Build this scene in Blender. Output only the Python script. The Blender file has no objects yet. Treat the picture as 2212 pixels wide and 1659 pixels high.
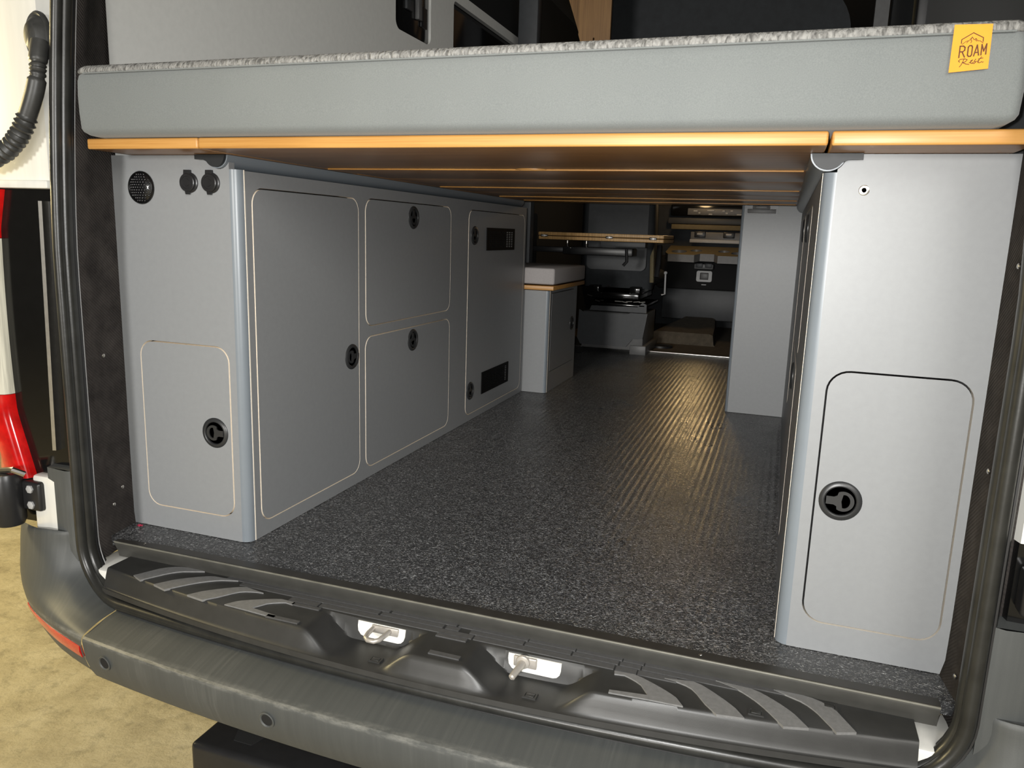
import bpy, bmesh, math, random
from mathutils import Vector, Matrix
random.seed(7)
scene = bpy.context.scene
COL = scene.collection
PI = math.pi

# ------------------------------------------------------------------ camera
cam_d = bpy.data.cameras.new('camera')
cam = bpy.data.objects.new('camera', cam_d)
COL.objects.link(cam)
r_ = Vector((0.94343466, 0.33002614, 0.03184006))
u_ = Vector((-0.09272005, 0.17041129, 0.98100101))
f_ = Vector((-0.31833008, 0.92846257, -0.19137195))
CAM = Vector((0.4984, -1.2389, 0.6417))
cam.matrix_world = Matrix(((r_.x, u_.x, -f_.x, CAM.x), (r_.y, u_.y, -f_.y, CAM.y), (r_.z, u_.z, -f_.z, CAM.z), (0, 0, 0, 1)))
cam_d.sensor_width = 36.0
cam_d.lens = 1672.5 / 2212 * 36.0
cam_d.clip_start = 0.02
scene.camera = cam

# ------------------------------------------------------------------ world, lights, exposure
w = bpy.data.worlds.new('night'); scene.world = w; w.use_nodes = True
w.node_tree.nodes['Background'].inputs[0].default_value = (1.0, 0.86, 0.60, 1)
w.node_tree.nodes['Background'].inputs[1].default_value = 0.05
scene.view_settings.view_transform = 'Standard'
scene.view_settings.look = 'None'
scene.view_settings.gamma = 1.0
scene.view_settings.use_curve_mapping = False
scene.view_settings.exposure = 0.0

def lamp(name, kind, loc, power, color, radius=0.05, target=None, size=None, spot=None):
    d = bpy.data.lights.new(name, kind); d.energy = power; d.color = color
    if kind == 'AREA':
        d.shape = 'DISK'; d.size = size
    else:
        d.shadow_soft_size = radius
    if spot: d.spot_size = spot[0]; d.spot_blend = spot[1]
    o = bpy.data.objects.new(name, d); COL.objects.link(o); o.location = loc
    if target is not None:
        o.rotation_euler = (Vector(target) - Vector(loc)).to_track_quat('-Z', 'Y').to_euler()
    return o
# the phone's flash, a finger's width beside the lens
FL = CAM - r_ * 0.022 + u_ * 0.012
lamp('phone_flash', 'SPOT', FL, 75.0, (1.0, 0.995, 0.975), 0.007, target=FL + f_, spot=(math.radians(112), 1.0))
# two unseen fills added behind the camera, then the garage lamp beside the van
lamp('fill_light_behind', 'AREA', (-0.30, -6.5, 1.10), 228.0, (1.0, 0.975, 0.925), target=(0.0, 1.0, 0.35), size=0.8)  # added fill for the rear-facing panels under the bed
lamp('fill_light_right', 'AREA', (2.1, -3.2, 2.0), 66.0, (1.0, 0.97, 0.90), target=(-0.8, 0.4, 1.1), size=1.6)  # added fill for the left wall and the left cabinet
lamp('garage_lamp_side', 'POINT', (-3.0, -0.34, 1.1), 250.0, (1.0, 0.82, 0.43), 0.25)
# small warm lamp left on in the cab
lamp('cab_lamp', 'POINT', (-0.10, 3.50, 1.00), 3.0, (1.0, 0.66, 0.32), 0.05)
lamp('floor_sheen_spot', 'SPOT', (0.02, 3.58, 0.50), 6.0, (1.0, 0.68, 0.30), 0.06, target=(0.08, 2.35, 0.0), spot=(math.radians(46), 0.9))  # unseen spot added for the warm reflection on the aisle floor

# ------------------------------------------------------------------ materials
def nodes(name):
    m = bpy.data.materials.new(name); m.use_nodes = True
    nt = m.node_tree; b = nt.nodes['Principled BSDF']
    return m, nt, b
def N(nt, t, **k):
    n = nt.nodes.new(t)
    for a, v in k.items():
        if a in n.inputs.keys(): n.inputs[a].default_value = v
        else: setattr(n, a, v)
    return n
def coord(nt, scale=(1, 1, 1), rot=(0, 0, 0)):
    tc = nt.nodes.new('ShaderNodeTexCoord'); mp = nt.nodes.new('ShaderNodeMapping')
    mp.inputs['Scale'].default_value = scale; mp.inputs['Rotation'].default_value = rot
    nt.links.new(tc.outputs['Object'], mp.inputs['Vector'])
    return mp.outputs['Vector']
def ramp(nt, fac, stops):
    r = nt.nodes.new('ShaderNodeValToRGB'); e = r.color_ramp.elements
    while len(e) < len(stops): e.new(0.5)
    for k, (p, c) in enumerate(stops):
        e[k].position = p; e[k].color = (*c, 1)
    nt.links.new(fac, r.inputs['Fac']); return r.outputs['Color']
def mat(name, col, rough=0.5, metal=0.0, spec=0.5, noise=0.0, nscale=40, bump=0.0, bscale=200, bdist=0.001, coat=0.0, nstretch=(1, 1, 1)):
    m, nt, b = nodes(name)
    b.inputs['Roughness'].default_value = rough; b.inputs['Metallic'].default_value = metal
    b.inputs['Specular IOR Level'].default_value = spec
    b.inputs['Coat Weight'].default_value = coat; b.inputs['Coat Roughness'].default_value = 0.08
    v = coord(nt, nstretch)
    n = N(nt, 'ShaderNodeTexNoise', Scale=nscale, Detail=4.0, Roughness=0.6); nt.links.new(v, n.inputs['Vector'])
    lo = tuple(c * (1 - noise) for c in col); hi = tuple(min(1, c * (1 + noise)) for c in col)
    nt.links.new(ramp(nt, n.outputs['Fac'], [(0.3, lo), (0.7, hi)]), b.inputs['Base Color'])
    if bump:
        n2 = N(nt, 'ShaderNodeTexNoise', Scale=bscale, Detail=3.0, Roughness=0.6); nt.links.new(coord(nt), n2.inputs['Vector'])
        bp = N(nt, 'ShaderNodeBump', Strength=bump, Distance=bdist); nt.links.new(n2.outputs['Fac'], bp.inputs['Height'])
        nt.links.new(bp.outputs['Normal'], b.inputs['Normal'])
    return m
MT = {}
MT['lam'] = mat('grey_laminate', (0.250, 0.258, 0.266), 0.43, noise=0.03, nscale=90, bump=0.05, bscale=700, bdist=0.0006)
MT['lam_trim'] = mat('grey_corner_profile', (0.19, 0.215, 0.24), 0.34, noise=0.02)
MT['wall'] = mat('wall_lining', (0.76, 0.76, 0.73), 0.6, noise=0.03, nscale=60)
MT['core'] = mat('pale_ply_core', (0.93, 0.84, 0.71), 0.6, noise=0.06, nscale=150)
MT['void'] = mat('dark_inside', (0.008, 0.008, 0.008), 0.9)
MT['black'] = mat('black_plastic', (0.016, 0.016, 0.017), 0.36, noise=0.1)
MT['black_gloss'] = mat('gloss_black', (0.006, 0.006, 0.006), 0.12, noise=0.1)
MT['vent_black'] = mat('vent_plastic', (0.004, 0.004, 0.004), 0.7, spec=0.15)
MT['black_satin'] = mat('satin_black', (0.006, 0.006, 0.007), 0.22, spec=0.8)
MT['latch'] = mat('latch_plastic', (0.026, 0.027, 0.028), 0.36, bump=0.08, bscale=600)
MT['dark'] = mat('dark_cloth', (0.022, 0.025, 0.028), 0.75, noise=0.2, nscale=30)
MT['darkgrey'] = mat('dark_grey_plastic', (0.045, 0.048, 0.052), 0.5, noise=0.1)
MT['midgrey'] = mat('mid_grey_plastic', (0.12, 0.12, 0.12), 0.45, noise=0.1)
MT['lightgrey'] = mat('light_grey_plastic', (0.42, 0.42, 0.42), 0.45, noise=0.05)
MT['fin'] = mat('pale_metal_and_glint', (0.85, 0.85, 0.84), 0.4, metal=0.3)  # pale metal of the table hinges and of the added slot glint plate
MT['zinc'] = mat('zinc_metal', (0.46, 0.43, 0.39), 0.40, metal=0.45, noise=0.08, nscale=90)
MT['rib'] = mat('grip_rib', (0.075, 0.075, 0.076), 0.42, noise=0.12, nscale=120, bump=0.3, bscale=1200, bdist=0.0005)
MT['steel'] = mat('steel', (0.62, 0.60, 0.56), 0.28, metal=1.0, noise=0.08, nscale=80)
MT['white_paint'] = mat('white_body_paint', (0.78, 0.77, 0.72), 0.28, coat=0.5, noise=0.05, nscale=8, nstretch=(6, 6, 0.6))
MT['rubber'] = mat('seal_rubber', (0.022, 0.022, 0.020), 0.33, noise=0.3, nscale=20, bump=0.1, bscale=60, bdist=0.002)
MT['rubber_grey'] = mat('bellows_rubber', (0.040, 0.040, 0.038), 0.42, noise=0.2, nscale=60)
MT['capgrey'] = mat('rail_end_cap', (0.016, 0.018, 0.020), 0.55, noise=0.1)
MT['tag'] = mat('orange_tag', (0.86, 0.32, 0.008), 0.6, noise=0.04)
MT['ink'] = mat('tag_ink', (0.10, 0.032, 0.004), 0.7)
MT['pink'] = mat('pink_scrap', (0.75, 0.06, 0.13), 0.6)
MT['red'] = mat('red_lens', (0.55, 0.006, 0.006), 0.14, noise=0.3, nscale=30, coat=0.6)
MT['red'].node_tree.nodes['Principled BSDF'].inputs['Subsurface Weight'].default_value = 0.0
MT['clear'] = mat('ribbed_clear_lens', (0.62, 0.60, 0.50), 0.16, noise=0.25, nscale=60, coat=0.5, nstretch=(3, 3, 0.1))
MT['winglass'] = mat('dark_window_glass', (0.008, 0.008, 0.009), 0.1)
MT['sill'] = mat('sill_plastic', (0.030, 0.030, 0.029), 0.42, noise=0.15, nscale=25, bump=0.12, bscale=900, bdist=0.0005)
MT['stripe'] = mat('grip_stripe', (0.185, 0.185, 0.185), 0.42, noise=0.12, nscale=120, bump=0.5, bscale=1200, bdist=0.0006)
MT['rail'] = mat('edge_rail', (0.032, 0.030, 0.027), 0.34, noise=0.15, nscale=30)
MT['rail_edge'] = mat('rail_edge_highlight', (0.15, 0.145, 0.12), 0.42, noise=0.2, nscale=30)  # paler tone carries the flash highlight along the rail nose
MT['rail_front'] = mat('rail_front_plastic', (0.050, 0.049, 0.044), 0.45, noise=0.12, nscale=30)
MT['brown'] = mat('brown_cab_mat', (0.085, 0.070, 0.050), 0.9, noise=0.25, nscale=30, bump=0.3, bscale=300)
MT['cushion'] = mat('cushion_fabric', (0.40, 0.375, 0.37), 0.9, noise=0.05, nscale=200, bump=0.2, bscale=900)
MT['olive'] = mat('trim_strap', (0.16, 0.13, 0.07), 0.7, noise=0.1)

def mk_fabric():
    m, nt, b = nodes('mattress_fabric')
    b.inputs['Roughness'].default_value = 0.92; b.inputs['Specular IOR Level'].default_value = 0.2
    b.inputs['Sheen Weight'].default_value = 0.25
    v = coord(nt, (1, 1, 1)); n = N(nt, 'ShaderNodeTexNoise', Scale=700.0, Detail=2.0); nt.links.new(v, n.inputs['Vector'])
    n2 = N(nt, 'ShaderNodeTexNoise', Scale=9.0, Detail=3.0); nt.links.new(coord(nt, (1, 1, 0.6)), n2.inputs['Vector'])
    mx = N(nt, 'ShaderNodeMath', operation='ADD'); ml = N(nt, 'ShaderNodeMath', operation='MULTIPLY'); ml.inputs[1].default_value = 0.35
    nt.links.new(n2.outputs['Fac'], ml.inputs[0]); nt.links.new(ml.outputs[0], mx.inputs[0]); nt.links.new(n.outputs['Fac'], mx.inputs[1])
    nt.links.new(ramp(nt, mx.outputs[0], [(0.35, (0.160, 0.173, 0.172)), (1.0, (0.212, 0.226, 0.222))]), b.inputs['Base Color'])
    bp = N(nt, 'ShaderNodeBump', Strength=0.25, Distance=0.001); nt.links.new(n.outputs['Fac'], bp.inputs['Height']); nt.links.new(bp.outputs['Normal'], b.inputs['Normal'])
    return m
MT['fabric'] = mk_fabric()
def mk_plush():
    m, nt, b = nodes('mattress_top_plush')
    b.inputs['Roughness'].default_value = 1.0; b.inputs['Specular IOR Level'].default_value = 0.1
    v = coord(nt, (1, 0.5, 0.35)); n = N(nt, 'ShaderNodeTexNoise', Scale=210.0, Detail=3.0, Distortion=0.6); nt.links.new(v, n.inputs['Vector'])
    nt.links.new(ramp(nt, n.outputs['Fac'], [(0.32, (0.11, 0.108, 0.102)), (0.62, (0.33, 0.325, 0.31))]), b.inputs['Base Color'])
    bp = N(nt, 'ShaderNodeBump', Strength=0.8, Distance=0.004); nt.links.new(n.outputs['Fac'], bp.inputs['Height']); nt.links.new(bp.outputs['Normal'], b.inputs['Normal'])
    return m
MT['plush'] = mk_plush()
def mk_bamboo(name, lo, hi, axis='x', rough=0.42):
    m, nt, b = nodes(name)
    b.inputs['Roughness'].default_value = rough
    s = (2.2, 60, 160) if axis == 'x' else (60, 2.2, 160) if axis == 'y' else (160, 60, 3)
    n = N(nt, 'ShaderNodeTexNoise', Scale=1.6, Detail=5.0, Roughness=0.65); nt.links.new(coord(nt, s), n.inputs['Vector'])
    n2 = N(nt, 'ShaderNodeTexNoise', Scale=5.0, Detail=2.0); nt.links.new(coord(nt, (1, 1, 1)), n2.inputs['Vector'])
    mx = N(nt, 'ShaderNodeMath', operation='ADD'); ml = N(nt, 'ShaderNodeMath', operation='MULTIPLY'); ml.inputs[1].default_value = 0.4
    nt.links.new(n2.outputs['Fac'], ml.inputs[0]); nt.links.new(ml.outputs[0], mx.inputs[0]); nt.links.new(n.outputs['Fac'], mx.inputs[1])
    nt.links.new(ramp(nt, mx.outputs[0], [(0.45, lo), (0.95, hi)]), b.inputs['Base Color'])
    return m
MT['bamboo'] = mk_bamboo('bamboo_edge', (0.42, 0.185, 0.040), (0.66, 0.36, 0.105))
MT['bamboo_shaded'] = mk_bamboo('bamboo_underside_shade', (0.16, 0.072, 0.022), (0.36, 0.185, 0.075), rough=0.30)  # darker copy of the bamboo, underside shade put into the colour
MT['bamboo_end'] = mk_bamboo('bamboo_end_grain', (0.30, 0.15, 0.040), (0.88, 0.56, 0.24), 'z')
MT['bamboo_dark'] = mk_bamboo('bamboo_bracket', (0.16, 0.075, 0.02), (0.30, 0.16, 0.05), 'z')
def mk_floor():
    m, nt, b = nodes('floor_mat_painted_glints')
    b.inputs['Specular IOR Level'].default_value = 0.7
    v = coord(nt)
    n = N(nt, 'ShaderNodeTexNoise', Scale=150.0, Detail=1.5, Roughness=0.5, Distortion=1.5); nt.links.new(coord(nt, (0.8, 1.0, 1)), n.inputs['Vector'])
    n2 = N(nt, 'ShaderNodeTexNoise', Scale=230.0, Detail=1.0); nt.links.new(coord(nt, (0.7, 1.2, 1)), n2.inputs['Vector'])
    big = N(nt, 'ShaderNodeTexNoise', Scale=5.0, Detail=4.0); nt.links.new(v, big.inputs['Vector'])
    wv = N(nt, 'ShaderNodeTexWave', Scale=17.0, Distortion=0.0); wv.wave_type = 'BANDS'; wv.bands_direction = 'X'; nt.links.new(v, wv.inputs['Vector'])
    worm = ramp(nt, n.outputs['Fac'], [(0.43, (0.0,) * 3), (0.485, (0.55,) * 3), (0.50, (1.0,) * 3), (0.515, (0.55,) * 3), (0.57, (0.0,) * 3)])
    glint_brk = ramp(nt, n2.outputs['Fac'], [(0.38, (0.30,) * 3), (0.62, (1.0,) * 3)])
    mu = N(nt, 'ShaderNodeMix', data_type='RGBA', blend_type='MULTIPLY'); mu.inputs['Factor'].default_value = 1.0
    nt.links.new(worm, mu.inputs['A']); nt.links.new(glint_brk, mu.inputs['B'])
    nt.links.new(ramp(nt, mu.outputs['Result'], [(0.0, (0.036, 0.037, 0.039)), (0.30, (0.15, 0.153, 0.157)), (0.75, (0.75, 0.755, 0.76))]), b.inputs['Base Color'])  # pale flecks paint flash glints into the speckle colour
    nt.links.new(ramp(nt, big.outputs['Fac'], [(0.3, (0.26,) * 3), (0.7, (0.40,) * 3)]), b.inputs['Roughness'])
    bp = N(nt, 'ShaderNodeBump', Strength=1.0, Distance=0.004); nt.links.new(mu.outputs['Result'], bp.inputs['Height'])
    bw = N(nt, 'ShaderNodeBump', Strength=0.22, Distance=0.003); nt.links.new(wv.outputs['Fac'], bw.inputs['Height']); nt.links.new(bw.outputs['Normal'], bp.inputs['Normal'])
    nt.links.new(bp.outputs['Normal'], b.inputs['Normal'])
    return m
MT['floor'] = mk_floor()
def mk_carpet():
    m, nt, b = nodes('brown_lining_carpet')
    b.inputs['Roughness'].default_value = 0.95; b.inputs['Specular IOR Level'].default_value = 0.15
    n = N(nt, 'ShaderNodeTexNoise', Scale=18.0, Detail=5.0, Roughness=0.7); nt.links.new(coord(nt), n.inputs['Vector'])
    wv = N(nt, 'ShaderNodeTexWave', Scale=95.0, Distortion=0.8, Detail=2.0); wv.wave_type = 'BANDS'; wv.bands_direction = 'DIAGONAL'; nt.links.new(coord(nt, (1, 1, 1)), wv.inputs['Vector'])
    nt.links.new(ramp(nt, n.outputs['Fac'], [(0.3, (0.024, 0.021, 0.020)), (0.7, (0.058, 0.051, 0.047))]), b.inputs['Base Color'])
    bp = N(nt, 'ShaderNodeBump', Strength=0.5, Distance=0.002); nt.links.new(wv.outputs['Fac'], bp.inputs['Height']); nt.links.new(bp.outputs['Normal'], b.inputs['Normal'])
    return m
MT['carpet'] = mk_carpet()
def mk_bumper():
    m, nt, b = nodes('bumper_plastic')
    b.inputs['Roughness'].default_value = 0.52
    n = N(nt, 'ShaderNodeTexNoise', Scale=1.0, Detail=4.0, Roughness=0.6); nt.links.new(coord(nt, (110, 2, 6)), n.inputs['Vector'])
    n2 = N(nt, 'ShaderNodeTexNoise', Scale=7.0, Detail=3.0); nt.links.new(coord(nt), n2.inputs['Vector'])
    mx = N(nt, 'ShaderNodeMath', operation='MULTIPLY'); nt.links.new(n.outputs['Fac'], mx.inputs[0]); nt.links.new(n2.outputs['Fac'], mx.inputs[1])
    c1 = ramp(nt, mx.outputs[0], [(0.15, (0.062, 0.066, 0.065)), (0.32, (0.073, 0.077, 0.075)), (0.48, (0.100, 0.103, 0.099))])
    # scuffed step edge: a band of worn, paler plastic along the crease, broken up by noise
    tc = nt.nodes.new('ShaderNodeTexCoord'); sp = nt.nodes.new('ShaderNodeSeparateXYZ'); nt.links.new(tc.outputs['Object'], sp.inputs[0])
    band = ramp(nt, sp.outputs['Z'], [(0.0, (0,) * 3), (0.101, (0,) * 3), (0.107, (1,) * 3), (0.1095, (1,) * 3), (0.112, (0,) * 3)])
    n4 = N(nt, 'ShaderNodeTexNoise', Scale=1.0, Detail=6.0, Roughness=0.7); nt.links.new(coord(nt, (28, 60, 90)), n4.inputs['Vector'])
    brk = ramp(nt, n4.outputs['Fac'], [(0.42, (0.1,) * 3), (0.62, (1,) * 3)])
    mu = N(nt, 'ShaderNodeMix', data_type='RGBA', blend_type='MULTIPLY'); mu.inputs['Factor'].default_value = 1.0
    nt.links.new(band, mu.inputs['A']); nt.links.new(brk, mu.inputs['B'])
    mc = N(nt, 'ShaderNodeMix', data_type='RGBA'); nt.links.new(mu.outputs['Result'], mc.inputs['Factor'])
    nt.links.new(c1, mc.inputs['A']); mc.inputs['B'].default_value = (0.175, 0.176, 0.163, 1)
    nt.links.new(mc.outputs['Result'], b.inputs['Base Color'])
    n3 = N(nt, 'ShaderNodeTexNoise', Scale=900.0, Detail=1.0); nt.links.new(coord(nt), n3.inputs['Vector'])
    bp = N(nt, 'ShaderNodeBump', Strength=0.12, Distance=0.0006); nt.links.new(n3.outputs['Fac'], bp.inputs['Height']); nt.links.new(bp.outputs['Normal'], b.inputs['Normal'])
    return m
MT['bumper'] = mk_bumper()
def mk_concrete():
    m, nt, b = nodes('concrete_ground')
    b.inputs['Roughness'].default_value = 0.7
    n = N(nt, 'ShaderNodeTexNoise', Scale=7.0, Detail=8.0, Roughness=0.62); nt.links.new(coord(nt), n.inputs['Vector'])
    n2 = N(nt, 'ShaderNodeTexNoise', Scale=60.0, Detail=5.0, Roughness=0.7); nt.links.new(coord(nt), n2.inputs['Vector'])
    n5 = N(nt, 'ShaderNodeTexNoise', Scale=22.0, Detail=9.0, Roughness=0.75); nt.links.new(coord(nt), n5.inputs['Vector'])
    c1 = ramp(nt, n.outputs['Fac'], [(0.28, (0.36, 0.31, 0.20)), (0.5, (0.50, 0.44, 0.29)), (0.72, (0.60, 0.54, 0.38))])
    c2 = ramp(nt, n5.outputs['Fac'], [(0.34, (0.62,) * 3), (0.50, (1, 1, 1))])
    mx = N(nt, 'ShaderNodeMix', data_type='RGBA', blend_type='MULTIPLY'); mx.inputs['Factor'].default_value = 0.8
    nt.links.new(c1, mx.inputs['A']); nt.links.new(c2, mx.inputs['B']); nt.links.new(mx.outputs['Result'], b.inputs['Base Color'])
    bp = N(nt, 'ShaderNodeBump', Strength=0.5, Distance=0.012); nt.links.new(n5.outputs['Fac'], bp.inputs['Height']); nt.links.new(bp.outputs['Normal'], b.inputs['Normal'])
    return m
MT['concrete'] = mk_concrete()

# ------------------------------------------------------------------ mesh helpers
class B:
    """collects shapes in world coordinates; build() links them as one mesh object"""
    def __init__(s): s.bm = bmesh.new()
    def face(s, vs, mi=0):
        try:
            f = s.bm.faces.new(vs); f.material_index = mi; return f
        except ValueError: return None
    def box(s, x0, x1, y0, y1, z0, z1, bev=0.0, seg=2, mi=0):
        v = [s.bm.verts.new((x, y, z)) for z in (z0, z1) for y in (y0, y1) for x in (x0, x1)]
        fs = [s.face([v[i] for i in q], mi) for q in ((0, 2, 3, 1), (4, 5, 7, 6), (0, 1, 5, 4), (2, 6, 7, 3), (0, 4, 6, 2), (1, 3, 7, 5))]
        if bev:
            es = list({e for f in fs for e in f.edges})
            res = bmesh.ops.bevel(s.bm, geom=es, offset=bev, segments=seg, profile=0.5, affect='EDGES', clamp_overlap=True)
            for f in res['faces']: f.material_index = mi
        return s
    def loops(s, rings, mi=0, closed=True, cap0=False, cap1=False):
        """skin consecutive rings of points"""
        R = [[s.bm.verts.new(p) for p in ring] for ring in rings]
        n = len(R[0])
        for a, b in zip(R[:-1], R[1:]):
            for i in range(n if closed else n - 1):
                j = (i + 1) % n
                s.face((a[i], a[j], b[j], b[i]), mi)
        if cap0: s.face(R[0][::-1], mi)
        if cap1: s.face(R[-1], mi)
        return s
    def prism(s, loop, d0, d1, mp, mi=0, mi_side=None):
        a = [s.bm.verts.new(mp(u, v, d0)) for u, v in loop]; b = [s.bm.verts.new(mp(u, v, d1)) for u, v in loop]
        s.face(a, mi); s.face(b[::-1], mi)
        ms = mi if mi_side is None else mi_side
        for i in range(len(a)):
            j = (i + 1) % len(a); s.face((a[i], b[i], b[j], a[j]), ms)
        return s
    def plate(s, outer, holes, mp, depth, mi=0, mi_side=1, mi_outer=None):
        """flat face with holes at d=0 and walls to d=depth"""
        es = []
        for li, lp in enumerate([outer] + holes):
            ms = mi_outer if (li == 0 and mi_outer is not None) else mi_side
            vs = [s.bm.verts.new(mp(u, v, 0)) for u, v in lp]
            es += [s.bm.edges.new((vs[i], vs[(i + 1) % len(vs)])) for i in range(len(vs))]
            bk = [s.bm.verts.new(mp(u, v, depth)) for u, v in lp]
            for i in range(len(vs)):
                j = (i + 1) % len(vs); s.face((vs[i], vs[j], bk[j], bk[i]), ms)
        r = bmesh.ops.triangle_fill(s.bm, use_beauty=True, use_dissolve=False, edges=es)
        for g in r['geom']:
            if isinstance(g, bmesh.types.BMFace): g.material_index = mi
        return s
    def lathe(s, prof, mp, n=32, mi=0, a0=0.0):
        """prof (r, h): h out of the plane; mp(u, v, d)"""
        rings = [[mp(r * math.cos(a0 + 2 * PI * k / n), r * math.sin(a0 + 2 * PI * k / n), -h) for k in range(n)] for r, h in prof]
        return s.loops(rings, mi, True, prof[0][0] > 1e-6, prof[-1][0] > 1e-6)
    def tube(s, pts, rad, n=12, mi=0, caps=True, flat=None):
        P = [Vector(p) for p in pts]; rings = []
        up = None
        for i, p in enumerate(P):
            t = (P[min(i + 1, len(P) - 1)] - P[max(i - 1, 0)]).normalized()
            if up is None:
                up = Vector((0, 0, 1)) if abs(t.z) < 0.9 else Vector((1, 0, 0))
            a = (up - t * up.dot(t)).normalized(); b = t.cross(a); up = a
            rr = rad[i] if isinstance(rad, (list, tuple)) else rad
            rings.append([p + (a * math.cos(2 * PI * k / n) + b * math.sin(2 * PI * k / n)) * rr for k in range(n)])
        return s.loops(rings, mi, True, caps, caps)
    def sphere(s, c, r, sc=(1, 1, 1), n=12, m=8, mi=0):
        rings = []
        for j in range(1, m):
            th = PI * j / m
            rings.append([(c[0] + r * sc[0] * math.sin(th) * math.cos(2 * PI * k / n), c[1] + r * sc[1] * math.sin(th) * math.sin(2 * PI * k / n), c[2] + r * sc[2] * math.cos(th)) for k in range(n)])
        return s.loops(rings, mi, True, True, True)
    def grid(s, P, mi=0):
        R = [[s.bm.verts.new(p) for p in row] for row in P]
        for i in range(len(R) - 1):
            for j in range(len(R[0]) - 1):
                s.face((R[i][j], R[i][j + 1], R[i + 1][j + 1], R[i + 1][j]), mi)
        return s
    def build(s, name, mats, parent=None, smooth=38, kind=None, label=None, weld=True):
        if weld: bmesh.ops.remove_doubles(s.bm, verts=s.bm.verts, dist=1e-6)
        bmesh.ops.recalc_face_normals(s.bm, faces=s.bm.faces)
        if parent is not None:
            off = world_loc(parent)
            bmesh.ops.translate(s.bm, verts=s.bm.verts, vec=-off)
        me = bpy.data.meshes.new(name); s.bm.to_mesh(me); s.bm.free()
        for f in me.polygons: f.use_smooth = True
        me.set_sharp_from_angle(angle=math.radians(smooth))
        for m in (mats if isinstance(mats, (list, tuple)) else [mats]): me.materials.append(MT[m])
        o = bpy.data.objects.new(name, me); COL.objects.link(o)
        if parent is not None: o.parent = parent
        if kind: o['kind'] = kind
        if label: o['label'] = label
        return o
def world_loc(o):
    v = Vector(o.location)
    while o.parent is not None:
        o = o.parent; v += Vector(o.location)
    return v
def tag(o, label, cat, group=None):
    o['label'] = label; o['category'] = cat
    if group: o['group'] = group
    return o
def thing(name, label, cat, loc=(0, 0, 0), group=None):
    o = bpy.data.objects.new(name, None); COL.objects.link(o); o.location = loc; o.empty_display_size = 0.05
    return tag(o, label, cat, group)
def rrect(u0, u1, v0, v1, r, n=7):
    out = []
    for cu, cv, a in ((u1 - r, v1 - r, 0), (u0 + r, v1 - r, 90), (u0 + r, v0 + r, 180), (u1 - r, v0 + r, 270)):
        for k in range(n + 1):
            t = math.radians(a + 90 * k / n); out.append((cu + r * math.cos(t), cv + r * math.sin(t)))
    return out
def circ(cu, cv, r, n=28):
    return [(cu + r * math.cos(2 * PI * k / n), cv + r * math.sin(2 * PI * k / n)) for k in range(n)]
def rect(u0, u1, v0, v1): return [(u0, v0), (u1, v0), (u1, v1), (u0, v1)]
# face planes: u along, v up, d into the body
YF, XL, XR, ZB = 0.0, -0.482, 0.539, 0.768
def mapF(u, v, d): return (u, YF + d, v)
def mapL(u, v, d): return (XL - d, u, v)
def mapR(u, v, d): return (XR + d, u, v)
def shift(mp, cu, cv, ang=0.0):
    c, s = math.cos(ang), math.sin(ang)
    return lambda u, v, d: mp(cu + u * c - v * s, cv + u * s + v * c, d)

def latch(parent, mp, cu, cv, ang):
    """round flush slam latch with a keyhole pull; ang points to the tab's root"""
    b = B(); m = shift(mp, cu, cv, ang)
    b.lathe([(0.0312, -0.0002), (0.0310, 0.0018), (0.0288, 0.0040), (0.0245, 0.0046), (0.0228, 0.0036), (0.0222, 0.0005)], m, 40)
    b.lathe([(0.0222, 0.0005), (0.0218, -0.004), (0.0210, -0.0105), (0.0, -0.0105)], m, 32, 1)  # recess floor painted near-black for the shade inside the latch
    out = [(0.0205, 0.0062), (0.0095, 0.0062), (0.005, 0.0085)]
    out += [(-0.004 + 0.0158 * math.cos(t), 0.0158 * math.sin(t)) for t in [math.radians(a) for a in range(58, 303, 12)]]
    out += [(0.005, -0.0085), (0.0095, -0.0062), (0.0205, -0.0062)]
    hole = [(-0.0055 + 0.0085 * math.cos(t), 0.0108 * math.sin(t)) for t in [math.radians(a) for a in range(80, 282, 14)]] + [(-0.0035, -0.0106), (-0.0015, 0.0), (-0.0035, 0.0106)]
    def mt(u, v, d): return m(u, v, d - 0.0030)
    b.plate(out, [hole], mt, 0.004, 0, 0)
    b.tube([m(-0.0135, 0.0035, 0.0030), m(-0.001, 0.0035, 0.0030)], 0.0030, 10); b.tube([m(-0.0135, -0.0035, 0.0036), m(-0.001, -0.0035, 0.0036)], 0.0026, 10)
    return b.build('latch', ['latch', 'void'], parent, label='round black flush latch with a keyhole-shaped pull')

def door(parent, mp, u0, u1, v0, v1, r, name='door', side='core', proud=0.0004, lat=()):
    b = B()
    def mm(u, v, d): return mp(u, v, d - proud)
    b.plate(rrect(u0, u1, v0, v1, r), [circ(cu, cv, 0.0225) for cu, cv, a in lat], mm, 0.016, 0, 1)
    o = b.build(name, ['lam', side], parent)
    for cu, cv, a in lat: latch(o, mp, cu, cv, a)
    return o
GAP = 0.0028
def hole(u0, u1, v0, v1, r): return rrect(u0 - GAP, u1 + GAP, v0 - GAP, v1 + GAP, r + GAP)

# ================================================================== the setting
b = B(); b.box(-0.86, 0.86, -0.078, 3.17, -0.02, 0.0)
floor = b.build('floor', 'floor'); floor['kind'] = 'structure'; floor['label'] = 'dark textured rubber load floor with flash glints painted into its speckle'
b = B(); b.grid([[(-8 + 0.5 * i, -8 + 0.5 * j, -0.68) for i in range(33)] for j in range(33)])
g = b.build('ground', 'concrete'); g['kind'] = 'structure'; g['label'] = 'tan weathered concrete ground under the van'

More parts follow.
